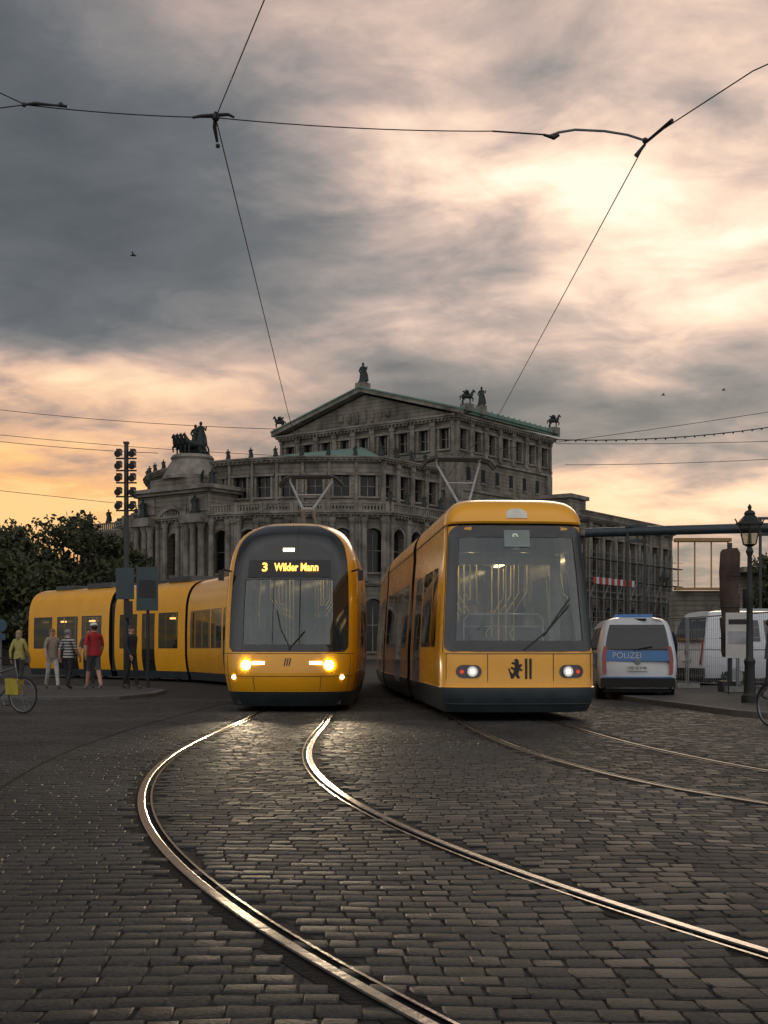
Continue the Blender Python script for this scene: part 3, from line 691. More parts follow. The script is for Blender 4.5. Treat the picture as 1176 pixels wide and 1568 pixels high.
    for q,(rx,ry,z) in enumerate(((.150,.115,1.10),(.165,.125,1.0),(.182,.138,.88),(.178,.134,.878))):
        for j in range(nseg):
            a=2*math.pi*j/nseg; wob=1+.03*math.sin(a*5+q); vs.append((rx*k*math.cos(a)*wob*(.93 if female else 1),ry*k*math.sin(a)*wob,z*k))
    for q in range(3):
        for j in range(nseg): fs.append((q*nseg+j,q*nseg+(j+1)%nseg,(q+1)*nseg+(j+1)%nseg,(q+1)*nseg+j))
    d.add(vs,fs,6)
    if hat: d.ell((0,.0,1.67*k),(.098*k,.105*k,.065*k),4,14,8); d.box((0,-.12*k,1.66*k),(.13*k,.09*k,.012*k),4)
    if bag:
        d.box((.0,.16*k,1.22*k),(.28*k,.14*k,.38*k),5)
        for s in(-1,1): d.tube([(s*.11*k,.12*k,1.38*k),(s*.12*k,0,1.46*k),(s*.12*k,-.11*k,1.34*k),(s*.12*k,.05*k,1.08*k)],.012,5,6)
    d.obj('details',[SKIN,mats[4],BLKM,LIPS,mat('hat',hat or (.5,.5,.5),.8),mat('bag',bag or (.1,.1,.1),.8),sm],root)
    if parent: root.parent=parent
    return root
PX=[('pedestrian',(-9.95,35.6),2.9,1.64,dict(shirt=(.34,.30,.09),pants=(.03,.035,.03),hair=(.30,.22,.12),female=True,sleeve=True)),
('pedestrian',(-9.30,36.6),.5,1.70,dict(shirt=(.26,.21,.16),pants=(.46,.44,.41),hair=(.18,.1,.05),female=True,stride=.26,bag=(.2,.12,.07))),
('pedestrian',(-8.78,36.3),2.6,1.68,dict(shirt=(.3,.3,.3),pants=(.02,.02,.025),hair=(.2,.2,.2),stripes=True,stride=.1)),
('pedestrian',(-8.44,37.4),.2,1.76,dict(shirt=(.10,.08,.075),pants=(.03,.03,.035),stride=.2)),
('pedestrian',(-8.00,36.0),-2.6,1.84,dict(shirt=(.34,.018,.022),pants=(.06,.06,.07),shorts=True,hat=(.6,.6,.6),stride=.24)),
('pedestrian',(-7.05,36.4),1.0,1.80,dict(shirt=(.02,.02,.025),pants=(.02,.02,.02),sleeve=True,stride=.12)),
('police_officer',(7.10,33.0),2.9,1.84,dict(shirt=(.01,.02,.05),pants=(.012,.014,.025),sleeve=True,stride=.08)),
('pedestrian',(8.15,27.5),1.2,1.74,dict(shirt=(.08,.09,.12),pants=(.03,.03,.04),sleeve=True,stride=.15)),
('pedestrian',(-15.9,52),1.9,1.7,dict(shirt=(.1,.1,.12),pants=(.04,.04,.05),sleeve=True,stride=.2)),]
for n,p,hd,h,kw in PX: person(n,p,hd,h,z0=.10 if p[0]<0 and p[1]<47 else (.12 if p[0]>0 else 0),**kw)
for T,dx,c in ((A,.55,(.03,.04,.07)),(B,-.55,(.05,.06,.1))):
    q=T.M@Vector((dx,2.0,0)); person('driver',(q.x,q.y),0,1.7,shirt=c,pants=(.02,.02,.03),sleeve=True,stride=0,z0=.41,parent=T.root)

# ------------------------------------------------------------------ vans
def van(name,pos,rz,police=True,L=4.9,H=1.98,body=WHITE):
    r=empty(name); M=Matrix.Translation((*pos,0))@Matrix.Rotation(rz,4,'Z')
    k0=H/1.98
    M=M@Matrix.Scale(k0,4) if k0!=1 else M
    H=1.98
    mb=MB(); mb.M=M
    W=hermite([(.25,.86),(.45,.93),(.95,.955),(1.15,.93),(1.75,.80),(1.90,.72),(H,.5)])
    zsn=[.28,.45,.7,.95,1.12,1.3,1.6,1.78,1.88,1.94,H]
    top=hermite([(0,1.0),(3.3,1.0),(3.9,.80),(4.3,.62),(4.75,.56),(4.9,.45)])
    ys=[0,.02,.06,.14,.3,.8,1.3,1.9,2.6,3.2,3.6,3.9,4.2,4.5,4.75,4.86,4.9]
    rear=hermite([(.28,.0),(.5,-.04),(.95,0),(1.2,.05),(1.78,.2),(1.94,.34),(H,.55)])
    n=len(zsn); pl=[]
    for y in ys:
        ring=[]; inset=0.0
        if y<.3: inset=.14*(1-math.sqrt(max(0,1-((.3-y)/.3)**2)))
        if y>4.5: inset=.30*((y-4.5)/.4)**2
        for z in zsn:
            zz=min(z,H*top(y)) if z>.95 else z
            yy=y+rear(z)*(max(0,1-y/1.2)) ; ring.append((max(.05,W(z)-inset),yy,zz))
        pl.append([( -a,b,c) for a,b,c in ring]+[(a,b,c) for a,b,c in reversed(ring)])
    vs=[p for q in pl for p in q]; k=2*n; fs=[]
    for i in range(len(ys)-1):
        for j in range(k): fs.append((i*k+j,i*k+(j+1)%k,(i+1)*k+(j+1)%k,(i+1)*k+j)[::-1])
    fs.append(tuple(range(k))); fs.append(tuple((len(ys)-1)*k+j for j in range(k))[::-1]); mb.add(vs,fs,0)
    mb.obj('bodywork',[body],r,ang=40)
    d=MB(); d.M=M
    def rp(f,z,o=.012): return Vector((W(z)*f*.88,rear(z)-o,z))
    def rpatch(f0,f1,z0,z1,m,o=.012,nr=4):
        zz=frange(z0,z1,nr); v=[]
        for z in zz:
            for f in frange(f0,f1,6): v.append(rp(f,z,o))
        d.add(v,[(i*7+j,i*7+j+1,(i+1)*7+j+1,(i+1)*7+j) for i in range(nr) for j in range(6)],m)
    rpatch(-.93,.93,1.22,1.80,1,.014)
    if police: rpatch(-1,1,.93,1.18,2,.012); rpatch(-1,1,.50,.56,2,.012)
    rpatch(-.28,.28,.70,.83,3,.02)
    for s in (-1,1):
        rpatch(s*.99,s*.88,.62,1.28,4,.022)
        for y0,y1 in ((.55,1.55),(1.7,2.7),(2.85,3.45)):
            d.add([(s*(W(z)+.008),y,z) for z in (1.2,1.45,1.74) for y in (y0,y1)],[(0,1,3,2),(2,3,5,4)],1)
        if police: d.add([(s*(W(z)+.006),y,z) for z in (.75,.95,1.12) for y in (.2,4.2)],[(0,1,3,2),(2,3,5,4)],2)
        for y in (.85,3.95):
            d.tube([(s*.70,y,.33),(s*.93,y,.33)],.33,5,28); d.tube([(s*.93,y,.33),(s*.95,y,.33)],.2,6,20); d.torus((s*.90,y,.35),.37,.03,(1,0,0),5,28,6)
        d.box((s*1.06,3.5,1.18),(.16,.08,.24),5)
    d.box((0,-.06,.42),(1.74,.16,.22),5)
    d.tube([(-.1,-.03,1.20),(.35,-.0,1.28)],.012,5,6); d.tube([(0,-.02,.92),(0,-.035,.92)],.07,6,16)
    d.box((0,.6,.25),(1.6,1.2,.12),5)
    if police: d.box((0,1.2,2.02),(1.0,.28,.10),2,top=(.9,.8)); d.box((0,.50,1.93),(.5,.12,.05),5)
    dw=mat('dark_window',(.012,.014,.016),.06,coat=.5)
    d.obj('fittings',[dw,dw,BLUE,mat('number_plate',(.6,.6,.58),.5),mat('tail_lamp',(.28,.015,.01),.2,coat=.4),RUB,STEEL],r,ang=40,bevel=.008)
    if police:
        for body_,z,sz in (('POLIZEI',1.06,.20),('DD Q 3108',.765,.085)):
            cu=bpy.data.curves.new('lettering','FONT'); cu.body=body_; cu.size=sz; cu.align_x='CENTER'; cu.align_y='CENTER'; cu.extrude=.001; cu.materials.append(WHITE if z>1 else BLKM)
            o=bpy.data.objects.new('lettering',cu); sc.collection.objects.link(o); o.matrix_world=M@Matrix.Translation((0 if z<1 else -.25,rear(z)-.028,z))@Matrix.Rotation(math.pi/2,4,'X'); o.parent=r
    return r
van('police_van',(6.02,31.0),-.10)
van('parked_van',(9.4,40.5),-1.30,police=False,H=2.4)
van('parked_van',(13.2,46),-1.4,police=False,H=2.5)

# ------------------------------------------------------------------ bicycles
def bicycle(name,pos,rz,col,box=None):
    r=empty(name); M=Matrix.Translation(pos)@Matrix.Rotation(rz,4,'Z'); m=MB(); m.M=M
    for x in (-.53,.53):
        m.torus((x,0,.34),.325,.018,(0,1,0),0,36,8); m.torus((x,0,.34),.30,.010,(0,1,0),2,36,6)
        for k in range(14):
            a=2*math.pi*k/14; m.tube([(x,.02*(-1)**k,.34),(x+.3*math.cos(a),0,.34+.3*math.sin(a))],.0025,2,4)
        m.tube([(x,-.05,.34),(x,.05,.34)],.025,2)
        m.tube([(x+.35*math.cos(a),0,.34+.35*math.sin(a)) for a in frange(.2,2.6,12)],.014,0,6)
    bb=(-.05,0,.29); st=(-.2,0,.85); hd=(.36,0,.86); hd2=(.40,0,.72)
    for a,b in ((bb,st),(bb,hd2),((-.17,0,.72),hd),((-.53,.05,.34),bb),((-.53,-.05,.34),bb),((-.53,.05,.34),(-.18,0,.75)),((-.53,-.05,.34),(-.18,0,.75)),(hd,hd2)): m.tube([a,b],.018,1,8)
    for s in (-1,1): m.tube([hd2,(.45,s*.05,.6),(.53,s*.05,.34)],.013,1,6)
    m.tube([hd,(.34,0,1.0)],.014,2); m.tube([(.2,-.3,1.04),(.3,-.2,1.03),(.34,0,1.0),(.3,.2,1.03),(.2,.3,1.04)],.014,0,8)
    m.tube([st,(-.22,0,.95)],.014,2); m.ell((-.22,0,.97),(.14,.075,.035),0)
    m.torus((-.05,.05,.29),.09,.008,(0,1,0),2,20,6); m.tube([(-.05,.07,.29),(.03,.07,.14)],.01,2); m.tube([(-.05,-.07,.29),(-.13,-.07,.44)],.01,2); m.box((.03,.11,.14),(.1,.08,.02),0); m.box((-.13,-.11,.44),(.1,.08,.02),0)
    m.tube([(-.2,.06,.7),(-.72,.06,.72)],.008,2); m.tube([(-.2,-.06,.7),(-.72,-.06,.72)],.008,2)
    if box:
        m.box((.30,.03,.50),(.30,.14,.30),3,top=(1.1,1.1)); m.torus((-.53,.045,.34),.13,.06,(0,1,0),3,20,8)
    m.obj('bicycle_frame',[RUB,mat('frame_paint',col,.3,coat=.4),STEEL,mat('carrier',box or (.1,.1,.1),.5)],r)
bicycle('bicycle',(-7.22,24.6,.01),-.45,(.05,.05,.05),(.36,.28,.015))
bicycle('bicycle',(6.15,19.6,.01),1.95,(.02,.02,.02))
bicycle('bicycle',(6.9,21.3,.12),1.7,(.05,.02,.02))

# ------------------------------------------------------------------ poles, lamps, signs
def floodpole():
    r=empty('traffic_signal_mast'); m=MB(); X0,Y0=-7.42,37.6
    m.tube([(X0,Y0,.1),(X0,Y0,.5),(X0,Y0,7.15)],[.11,.085,.065],0,12); m.box((X0,Y0,7.16),(.16,.16,.06),0)
    for z in (5.35,5.75,6.15,6.5,6.85):
        m.tube([(X0-.3,Y0,z-.14),(X0+.3,Y0,z-.14)],.025,0)
        for s in (-1,1):
            m.tube([(X0+s*.2,Y0-.04,z),(X0+s*.2,Y0-.10,z+.0),(X0+s*.2,Y0-.28,z-.05)],[.06,.085,.10],1,12); m.box((X0+s*.2,Y0-.02,z+.04),(.14,.22,.17),1)
    m.box((X0-.02,Y0-.1,3.1),(.52,.04,.9),2); m.box((X0+.62,Y0-.1,2.95),(.62,.04,1.25),2)
    m.box((X0+.62,Y0-.125,2.95),(.50,.01,.5),1); m.box((X0+.1,Y0-.15,2.35),(.2,.15,.5),1)
    m.tube([(X0+.62,Y0,.1),(X0+.62,Y0,3.65)],.045,0,10); m.tube([(X0,Y0,3.4),(X0+.62,Y0,3.4)],.03,0)
    m.obj('mast',[DSTEEL,BLKM,mat('sign_back',(.035,.055,.062),.5)],r,bevel=.006)
floodpole()
def sign(name,x,y,h):
    m=MB(); m.tube([(x,y,.0),(x,y,h)],.03,0,8); m.disc((x,y-.05,h-.3),.3,(0,-1,0),.02,1,24); m.box((x,y-.05,h-.8),(.42,.02,.3),1); m.obj(name,[STEEL,mat('sign_face',(.03,.07,.1),.5)],smooth=True)
sign('traffic_sign',-17.6,60,2.6)
def lantern(name,x,y,H=4.15,z0=.12):
    r=empty(name); m=MB()
    prof=[(z0,.17),(z0+.15,.17),(z0+.2,.12),(z0+.75,.10),(z0+.85,.12),(z0+.92,.075),(2.2,.06),(2.3,.085),(2.38,.055),(3.1,.045),(3.2,.08),(3.28,.05),(3.33,.05)]
    m.tube([(x,y,a) for a,b in prof],[b for a,b in prof],0,14)
    n=6; z1,z2=H-.80,H-.40
    def ring(rr,z): return [(x+rr*math.cos(2*math.pi*i/n+.26),y+rr*math.sin(2*math.pi*i/n+.26),z) for i in range(n)]
    a,b=ring(.14,z1),ring(.24,z2); m.add(a+b,[(i,(i+1)%n,n+(i+1)%n,n+i) for i in range(n)],1)
    for i in range(n): m.tube([a[i],b[i]],.014,0,6)
    m.tube([(x,y,z1-.05),(x,y,z1)],[.06,.15],0,n)
    m.tube([(x,y,z2),(x,y,z2+.04),(x,y,z2+.05),(x,y,z2+.2),(x,y,z2+.22),(x,y,z2+.27),(x,y,z2+.30),(x,y,z2+.36),(x,y,z2+.42)],[.28,.28,.24,.10,.12,.09,.03,.045,.008],0,12)
    for s in (-1,1): m.tube([(x+s*.22,y,z2-.02),(x+s*.3,y,z2+.12)],.015,0,6)
    m.tube([(x,y,z1+.02),(x,y,z1+.22)],[.05,.035],2,8)
    m.obj('lamp_post',[mat('cast_iron',(.022,.028,.026),.5,.3),glassmat('lantern_glass',(.8,.8,.72),add=.1),mat('lamp_mantle',(.7,.65,.5),.5)],r)
lantern('street_lamp',7.45,26.6,4.15)
lantern('street_lamp',13.3,62,5.0)

def fence():
    r=empty('construction_fence')
    P=[(5.0,46),(6.3,43),(7.6,39.9),(8.5,36.6),(9.0,33.2),(9.3,29.8),(10.8,26.8),(14,25.5)]
    m=MB()
    for (x0,y0),(x1,y1) in zip(P[:-1],P[1:]):
        L=math.hypot(x1-x0,y1-y0); t=((x1-x0)/L,(y1-y0)/L)
        def q(s,z): return (x0+t[0]*s,y0+t[1]*s,z)
        a,b=.06,L-.06
        m.tube([q(a,.2),q(a,2.1),q(b,2.1),q(b,.2)],.022,0,6); m.tube([q(a,.3),q(b,.3)],.018,0,6); m.tube([q(a,1.2),q(b,1.2)],.012,0,5)
        s=a+.12
        while s<b: m.tube([q(s,.3),q(s,2.1)],.0045,0,3); s+=.14
        z=.5
        while z<2.1: m.tube([q(a,z),q(b,z)],.0035,0,3); z+=.25
        m.box((x0,y0,.20),(.25,.65,.14),1,rz=math.atan2(t[1],t[0]))
    m.obj('panels',[STEEL,CONC],r)
    n=MB(); n.box((8.55,31.6,1.55),(.55,.03,1.1),0,rz=-.1)
    n.box((8.55,31.58,1.88),(.42,.012,.12),1,rz=-.1); n.box((8.55,31.58,1.5),(.42,.012,.3),2,rz=-.1)
    n.tube([(8.35,31.64,.12),(8.35,31.64,2.1)],.02,1); n.tube([(8.78,31.6,.12),(8.78,31.6,2.1)],.02,1)
    n.obj('notice_board',[mat('poster_white',(.5,.5,.48),.6,var=.06),BLKM,mat('poster_print',(.3,.31,.33),.6)],r,smooth=False)
fence()
m=MB(); x,y=8.9,33.6
m.tube([(x,y,.12),(x,y,3.95)],.06,0,10); m.box((x,y,.25),(.5,.5,.3),0)
m.tube([(x,y,1.0),(x+.02,y,1.15),(x+.01,y,1.6),(x-.01,y,2.0),(x+.02,y,2.05),(x,y,2.6),(x-.02,y,2.65),(x-.01,y,3.2),(x+.01,y,3.7),(x,y,3.8)],[.20,.25,.24,.26,.23,.27,.24,.27,.26,.2],1,8)
for z in (1.5,2.3,3.1): m.torus((x,y,z),.265,.012,(0,0,1),0,16,5)
m.obj('wrapped_signal_post',[DSTEEL,mat('wrap_brown',(.05,.028,.02),.85,var=.6,scale=2.2,bump=.6,bscale=6)],smooth=True,ang=50)
r=empty('overhead_site_pipe'); m=MB()
m.tube([(9.6,62,6.75),(12,61,6.75),(22,54,6.4),(40,46,6.2)],.22,0,16)
for x,y in ((11.8,61.1),(17,57.6),(22.0,54),(31,50)):
    for s in (-.4,.4): m.tube([(x+s,y,0),(x+s,y,7.0)],.07,1,8)
    m.box((x,y,6.3),(1.0,.2,.14),1); m.box((x,y,7.0),(1.0,.2,.1),1)
m.obj('pipe',[mat('pipe_blue',(.02,.034,.042),.4),DSTEEL],r)
m=MB(); m.box((16.5,52,1.5),(6,2.6,2.6),0); m.box((16.5,50.68,1.7),(4.6,.04,.9),1)
for k in range(20): m.box((13.6+k*.3,50.66,1.5),(.05,.05,2.5),0)
m.obj('site_container',[mat('container_paint',(.36,.40,.42),.5),mat('container_window',(.03,.05,.06),.1)],smooth=False,bevel=.02)
m=MB()
for k in range(9): m.box((7.5+k*1.2,44.5-k*.3,.55),(1.1,.08,.5),k%2,rz=-.2); m.box((7.5+k*1.2,44.6-k*.3,.3),(.06,.06,.6),2)
m.obj('barrier_board',[mat('barrier_red',(.35,.03,.02),.5),WHITE,STEEL],smooth=False,bevel=.01)

# ------------------------------------------------------------------ opera house
STONE=mat('sandstone',(.115,.100,.080),.85,var=.5,scale=.35,bump=.6,bscale=1.6,col2=(.20,.178,.142),stretch=(1,1,.5),courses=.55)
TRIM=mat('sandstone_trim',(.135,.12,.098),.8,var=.5,scale=.5,bump=.4,bscale=3,col2=(.20,.18,.15))
ROOFG=mat('copper_roof',(.12,.20,.165),.6,var=.3,scale=.5,stretch=(3,3,.5)); WGL=mat('window_glass',(.010,.011,.013),.15,var=.5,scale=.3,spec=.3); BRZ=mat('bronze_patina',(.018,.026,.023),.55,.3,var=.4)
OP=[STONE,TRIM,ROOFG,WGL,BRZ]
op=empty('opera_house')
def fr_(A_,B_):
    A_=Vector((*A_,0));B_=Vector((*B_,0)); t=(B_-A_); L=t.length; t/=L; n=Vector((t.y,-t.x,0)); return A_,t,n,L
def ob(mb,F,s0,s1,n0,n1,z0,z1,m):
    A_,t,n,L=F; v=[]
    for z in (z0,z1):
        for s,k in ((s0,n1),(s1,n1),(s1,n0),(s0,n0)): p=A_+t*s+n*k; v.append((p.x,p.y,z))
    mb.add(v,[(0,3,2,1),(4,5,6,7),(0,1,5,4),(1,2,6,5),(2,3,7,6),(3,0,4,7)],m)
def wall(mb,A_,B_,z0,z1,nb,ow,zb,zt,arch=False,dep=.5,trim=True,pil=True,mull=True):
    F=fr_(A_,B_); A0,t,n,L=F; bw=L/nb
    def P(s,z,k=0.): p=A0+t*s+n*k; return (p.x,p.y,z)
    for i in range(nb):
        s0=i*bw; s1=s0+bw; c=(s0+s1)/2; h=ow/2; top=zt-(h if arch else 0)
        mb.quad(P(s0,z0),P(c-h,z0),P(c-h,z1),P(s0,z1),0); mb.quad(P(c+h,z0),P(s1,z0),P(s1,z1),P(c+h,z1),0)
        mb.quad(P(c-h,z0),P(c+h,z0),P(c+h,zb),P(c-h,zb),0)
        pts=[(c-h,top),(c+h,top)] if not arch else [(c-h*math.cos(a),top+h*math.sin(a)) for a in frange(0,math.pi,8)]
        for a,b in zip(pts[:-1],pts[1:]): mb.quad(P(a[0],a[1]),P(b[0],b[1]),P(b[0],z1),P(a[0],z1),0)
        outl=[(c-h,zb)]+pts+[(c+h,zb)]
        for a,b in zip(outl,outl[1:]+outl[:1]): mb.quad(P(*a),P(*b),P(b[0],b[1],-dep),P(a[0],a[1],-dep),0)
        mb.add([P(a,b,-dep) for a,b in outl],[tuple(range(len(outl)))],3)
        if mull: ob(mb,F,c-.06,c+.06,-dep,-dep+.12,zb,zt-.05,1); ob(mb,F,c-h,c+h,-dep,-dep+.1,(zb+zt)/2-.05,(zb+zt)/2+.05,1)
        if trim:
            ob(mb,F,c-h-.28,c-h-.003,0.002,.16,zb,top,1); ob(mb,F,c+h+.003,c+h+.28,0.002,.16,zb,top,1); ob(mb,F,c-h-.4,c+h+.4,.002,.3,zb-.25,zb-.003,1)
            if arch:
                for a,b in zip(pts[:-1],pts[1:]):
                    cs,cz=c,top; q=lambda p,k:(cs+(p[0]-cs)*k,cz+(p[1]-cz)*k)
                    a2,b2=q(a,1.28),q(b,1.28); a1,b1=q(a,1.003),q(b,1.003)
                    mb.quad(P(*a1,.16),P(*b1,.16),P(*b2,.16),P(*a2,.16),1); mb.quad(P(*a2,.16),P(*b2,.16),P(*b2,0),P(*a2,0),1)
            else: ob(mb,F,c-h-.5,c+h+.5,.002,.35,zt+.003,zt+.28,1)
        if pil:
            ob(mb,F,s0+.002,s0+.40,.002,.42,z0,z1,1); ob(mb,F,s1-.40,s1-.002,.002,.42,z0,z1,1)
            for q0,q1 in ((s0,s0+.46),(s1-.46,s1)): ob(mb,F,q0,q1,.003,.55,z1-.55,z1-.01,1); ob(mb,F,q0,q1,.003,.52,z0+.01,z0+.5,1)
    return F
def cornice(mb,A_,B_,z,ext=0.,sz=1.,m=1):
    F=fr_(A_,B_); L=F[3]
    ob(mb,F,-ext,L+ext,-.3,.55*sz,z,z+.35*sz,m); ob(mb,F,-ext-.2,L+ext+.2,-.3,.95*sz,z+.35*sz,z+.62*sz,m); ob(mb,F,-ext-.3,L+ext+.3,-.3,1.15*sz,z+.62*sz,z+.85*sz,m)
    s=.2
    while s<L-.3: ob(mb,F,s,s+.22,.55*sz,.85*sz,z+.08,z+.345*sz,m); s+=.7
def balus(mb,A_,B_,z,h=1.1):
    F=fr_(A_,B_); L=F[3]; ob(mb,F,0,L,0,.3,z,z+.18,1); ob(mb,F,0,L,0,.32,z+h-.18,z+h,1)
    s=.2
    while s<L: ob(mb,F,s,s+.16,.08,.24,z+.18,z+h-.18,1); s+=.42
    for s in (0.,L-.5): ob(mb,F,s,s+.5,-.05,.38,z,z+h+.12,1)
def statue(mb,x,y,z,h,m=4,arm=1,rz=0):
    sv=mb.M; mb.M=sv@Matrix.Translation((x,y,z))@Matrix.Rotation(rz,4,'Z')@Matrix.Scale(h/2.2,4)
    mb.box((0,0,.1),(.8,.8,.2),m)
    mb.tube([(0,0,.2),(.02,0,.6),(0,0,1.1),(.03,0,1.35),(.02,0,1.65),(.02,0,1.75),(.02,0,1.8)],[.40,.34,.26,.24,.28,.14,.07],m,10)
    mb.ell((.03,0,1.95),(.13,.14,.17),m,10,7)
    mb.tube([(.25,0,1.65),(.42,-.05,1.4),(.48*arm,-.1,1.7)],[.09,.08,.06],m,6); mb.tube([(-.2,0,1.65),(-.36,0,1.3),(-.2,-.2,1.05)],[.09,.08,.06],m,6)
    mb.tube([(.1,.1,1.6),(.3,.2,.9),(.35,.1,.3)],[.14,.18,.22],m,6)
    mb.M=sv
def beast(mb,x,y,z,s,rz,m=4,wings=False):
    sv=mb.M; mb.M=sv@Matrix.Translation((x,y,z))@Matrix.Rotation(rz,4,'Z')@Matrix.Scale(s,4)
    mb.tube([(-.95,0,1.25),(-.7,0,1.35),(-.2,0,1.28),(.35,0,1.35),(.7,0,1.5),(.95,0,1.95),(1.1,0,2.3)],[.18,.38,.37,.39,.34,.22,.15],m,10)
    mb.tube([(1.05,0,2.38),(1.25,0,2.25),(1.5,0,2.0)],[.15,.14,.08],m,8); mb.tube([(1.08,.05,2.45),(1.1,.06,2.62)],[.05,.01],m,5)
    mb.tube([(-.95,0,1.35),(-1.25,0,1.2),(-1.3,0,.6)],[.09,.13,.05],m,6)
    for sy in (-.17,.17):
        mb.tube([(-.75,sy,1.15),(-.62,sy,.75),(-.85,sy,.45),(-.78,sy,0)],[.22,.13,.09,.10],m,7)
        if sy<0: mb.tube([(.6,sy,1.2),(1.0,sy,.95),(.95,sy,.6),(.85,sy,.5)],[.18,.12,.08,.08],m,7)
        else: mb.tube([(.6,sy,1.2),(.62,sy,.65),(.6,sy,0)],[.18,.10,.10],m,7)
        if wings: mb.tube([(.2,sy,1.5),(-.1,sy*2.2,2.0),(-.6,sy*3,2.2)],[.14,.28,.06],m,6)
    mb.M=sv
th=math.radians(37); u=np.array([-math.cos(th),math.sin(th)]); v=np.array([math.sin(th),math.cos(th)])
Nn=np.array([10.35,190.]); Wd,Ld=33.6,27.5; LFT=Nn+u*Wd; RGT=Nn+v*Ld; BK=LFT+v*Ld; C0=Nn+u*Wd/2
m=MB()
for a,b,nb in ((LFT,Nn,9),(Nn,RGT,7)):
    wall(m,a,b,29.6,34.6,nb,1.7,30.6,33.6,dep=.6,pil=True)
    F=fr_(a,b); ob(m,F,0,F[3],-.6,0,0,29.6,0); ob(m,F,-.1,F[3]+.1,-.5,.35,29.2,29.598,1); ob(m,F,-.1,F[3]+.1,-.5,.25,24.6,25.0,1)
    cornice(m,a,b,34.603,.3)
    for k in range(2): ob(m,F,(0,F[3]-1.4)[k],(1.4,F[3])[k],.004,.5,0,29.19,1)
for s in (3,7,11,15,19,23):
    F=fr_(Nn,RGT); ob(m,F,s,s+1.0,.01,.05,26.2,28.2,3); ob(m,F,s-.2,s+1.2,.01,.2,25.95,26.19,1)
m.quad((*RGT,0),(*BK,0),(*BK,35.4),(*RGT,35.4),0); m.quad((*BK,0),(*LFT,0),(*LFT,35.4),(*BK,35.4),0)
AP=C0; zr0,zr1=35.45,40.6
o=lambda p,k,q:(p[0]-v[0]*k,p[1]-v[1]*k,q)
m.add([o(LFT,-.2,zr0),o(Nn,-.2,zr0),o(AP,-.2,zr1-.3)],[(0,1,2)],0)
for q in range(7):
    cxx=C0+u*(-4.5+1.5*q); hh=1.3-.22*abs(q-3); m.ell((*cxx,zr0+1.5),(.5,.3,hh),0,8,6)
EL=LFT+u*1.3; ER=Nn-u*1.3
def slab(p0,p1,za,zb,th_,k0,k1,mm):
    a=[o(p0,k0,za),o(p1,k0,zb),o(p1,k1,zb),o(p0,k1,za)]; m.add(a+[(x,y,z+th_) for x,y,z in a],[(0,3,2,1),(4,5,6,7),(0,1,5,4),(1,2,6,5),(2,3,7,6),(3,0,4,7)],mm)
for E in (EL,ER):
    slab(E,AP,zr0,zr1-.0,.6,1.1,-.5,1)
    slab(E,AP,zr0+.25,zr1+.25,.55,-.52,-Ld-1,2)
    slab(E,AP,zr0+.62,zr1+.62,.22,1.3,-.6,2)
ob(m,fr_(ER,ER+v*Ld),0,Ld,-.2,.3,zr0+.6,zr0+1.1,2)
m.box((*o(AP,.3,zr1+.9),),(1.7,1.7,1.0),1,rz=-th)
statue(m,*o(AP,.3,zr1+1.3),3.4,rz=-.3)
for p,rzz in ((EL+v*1,2.6),(ER+v*1.2,.4),(ER+v*(Ld-1),.4)): m.box((*p,zr0+1.0),(1.5,1.5,1.1),1,rz=-th); beast(m,*p,zr0+1.5,.9,rzz,wings=True)
pp=ER+v*5.0; m.box((*pp,zr0+1.2),(1.2,1.2,1.4),1,rz=-th); statue(m,*pp,zr0+1.8,3.0)
for q in range(16): pc=ER+v*(2+q*1.6)+u*.3; m.box((*pc,zr0+1.2),(.25,.25,.5),2)
Cc=C0-v*6.0; R=28.
def arc(b,r=R): b=math.radians(b); return Cc+r*(-v*math.cos(b)-u*math.sin(b))
bs=frange(-62,50,16)
for b0,b1 in zip(bs[:-1],bs[1:]):
    a,b=arc(b0),arc(b1); lo,hi=arc(b0,R+4.5),arc(b1,R+4.5)
    wall(m,lo,hi,0,9.2,1,2.6,1.0,7.6,arch=True,dep=.8); cornice(m,lo,hi,9.203,sz=.6)
    wall(m,lo,hi,9.72,17.7,1,2.5,10.9,16.4,arch=True,dep=.9); cornice(m,lo,hi,17.703,sz=.9)
    balus(m,lo,hi,18.5,1.15)
    m.quad((*lo,18.45),(*hi,18.45),(*b,18.45),(*a,18.45),1)
    wall(m,a,b,18.45,25.3,1,2.0,20.9,23.6,dep=.6,pil=False); cornice(m,a,b,25.303,sz=.8)
    F=fr_(a,b); ob(m,F,0,F[3],-.4,.5,19.6,19.9,1); ob(m,F,0.002,.32,.004,.3,19.91,25.29,1)
    F2=fr_(lo,hi)
    for s in (.75,F2[3]-.75):
        p=F2[0]+F2[1]*s+F2[2]*.55; m.tube([(p.x,p.y,9.75),(p.x,p.y,10.2),(p.x,p.y,10.2),(p.x,p.y,16.9),(p.x,p.y,17.1),(p.x,p.y,17.65)],[.5,.5,.38,.33,.45,.5],1,12)
    m.add([(*a,26.0),(*b,26.0),(*(C0-v*.5),32.2)],[(0,1,2)],2)
    statue(m,*(a+(a-Cc)/R*.3),25.98,1.5)
e0=arc(50); e0l=arc(50,R+4.5)
w1=e0+v*13
wall(m,e0,w1,18.45,25.3,4,1.7,20.9,23.9,dep=.6); cornice(m,e0,w1,25.303,sz=.8)
m.quad((*e0,26),(*w1,26),(*(w1+u*16),26),(*(e0+u*16),26),2); m.quad((*w1,0),(*(w1+u*16),0),(*(w1+u*16),26),(*w1,26),0)
for s in (0,3.3,6.6,9.8,12.6): statue(m,*(e0+v*s),26.1,1.7)
w2=e0l+v*34
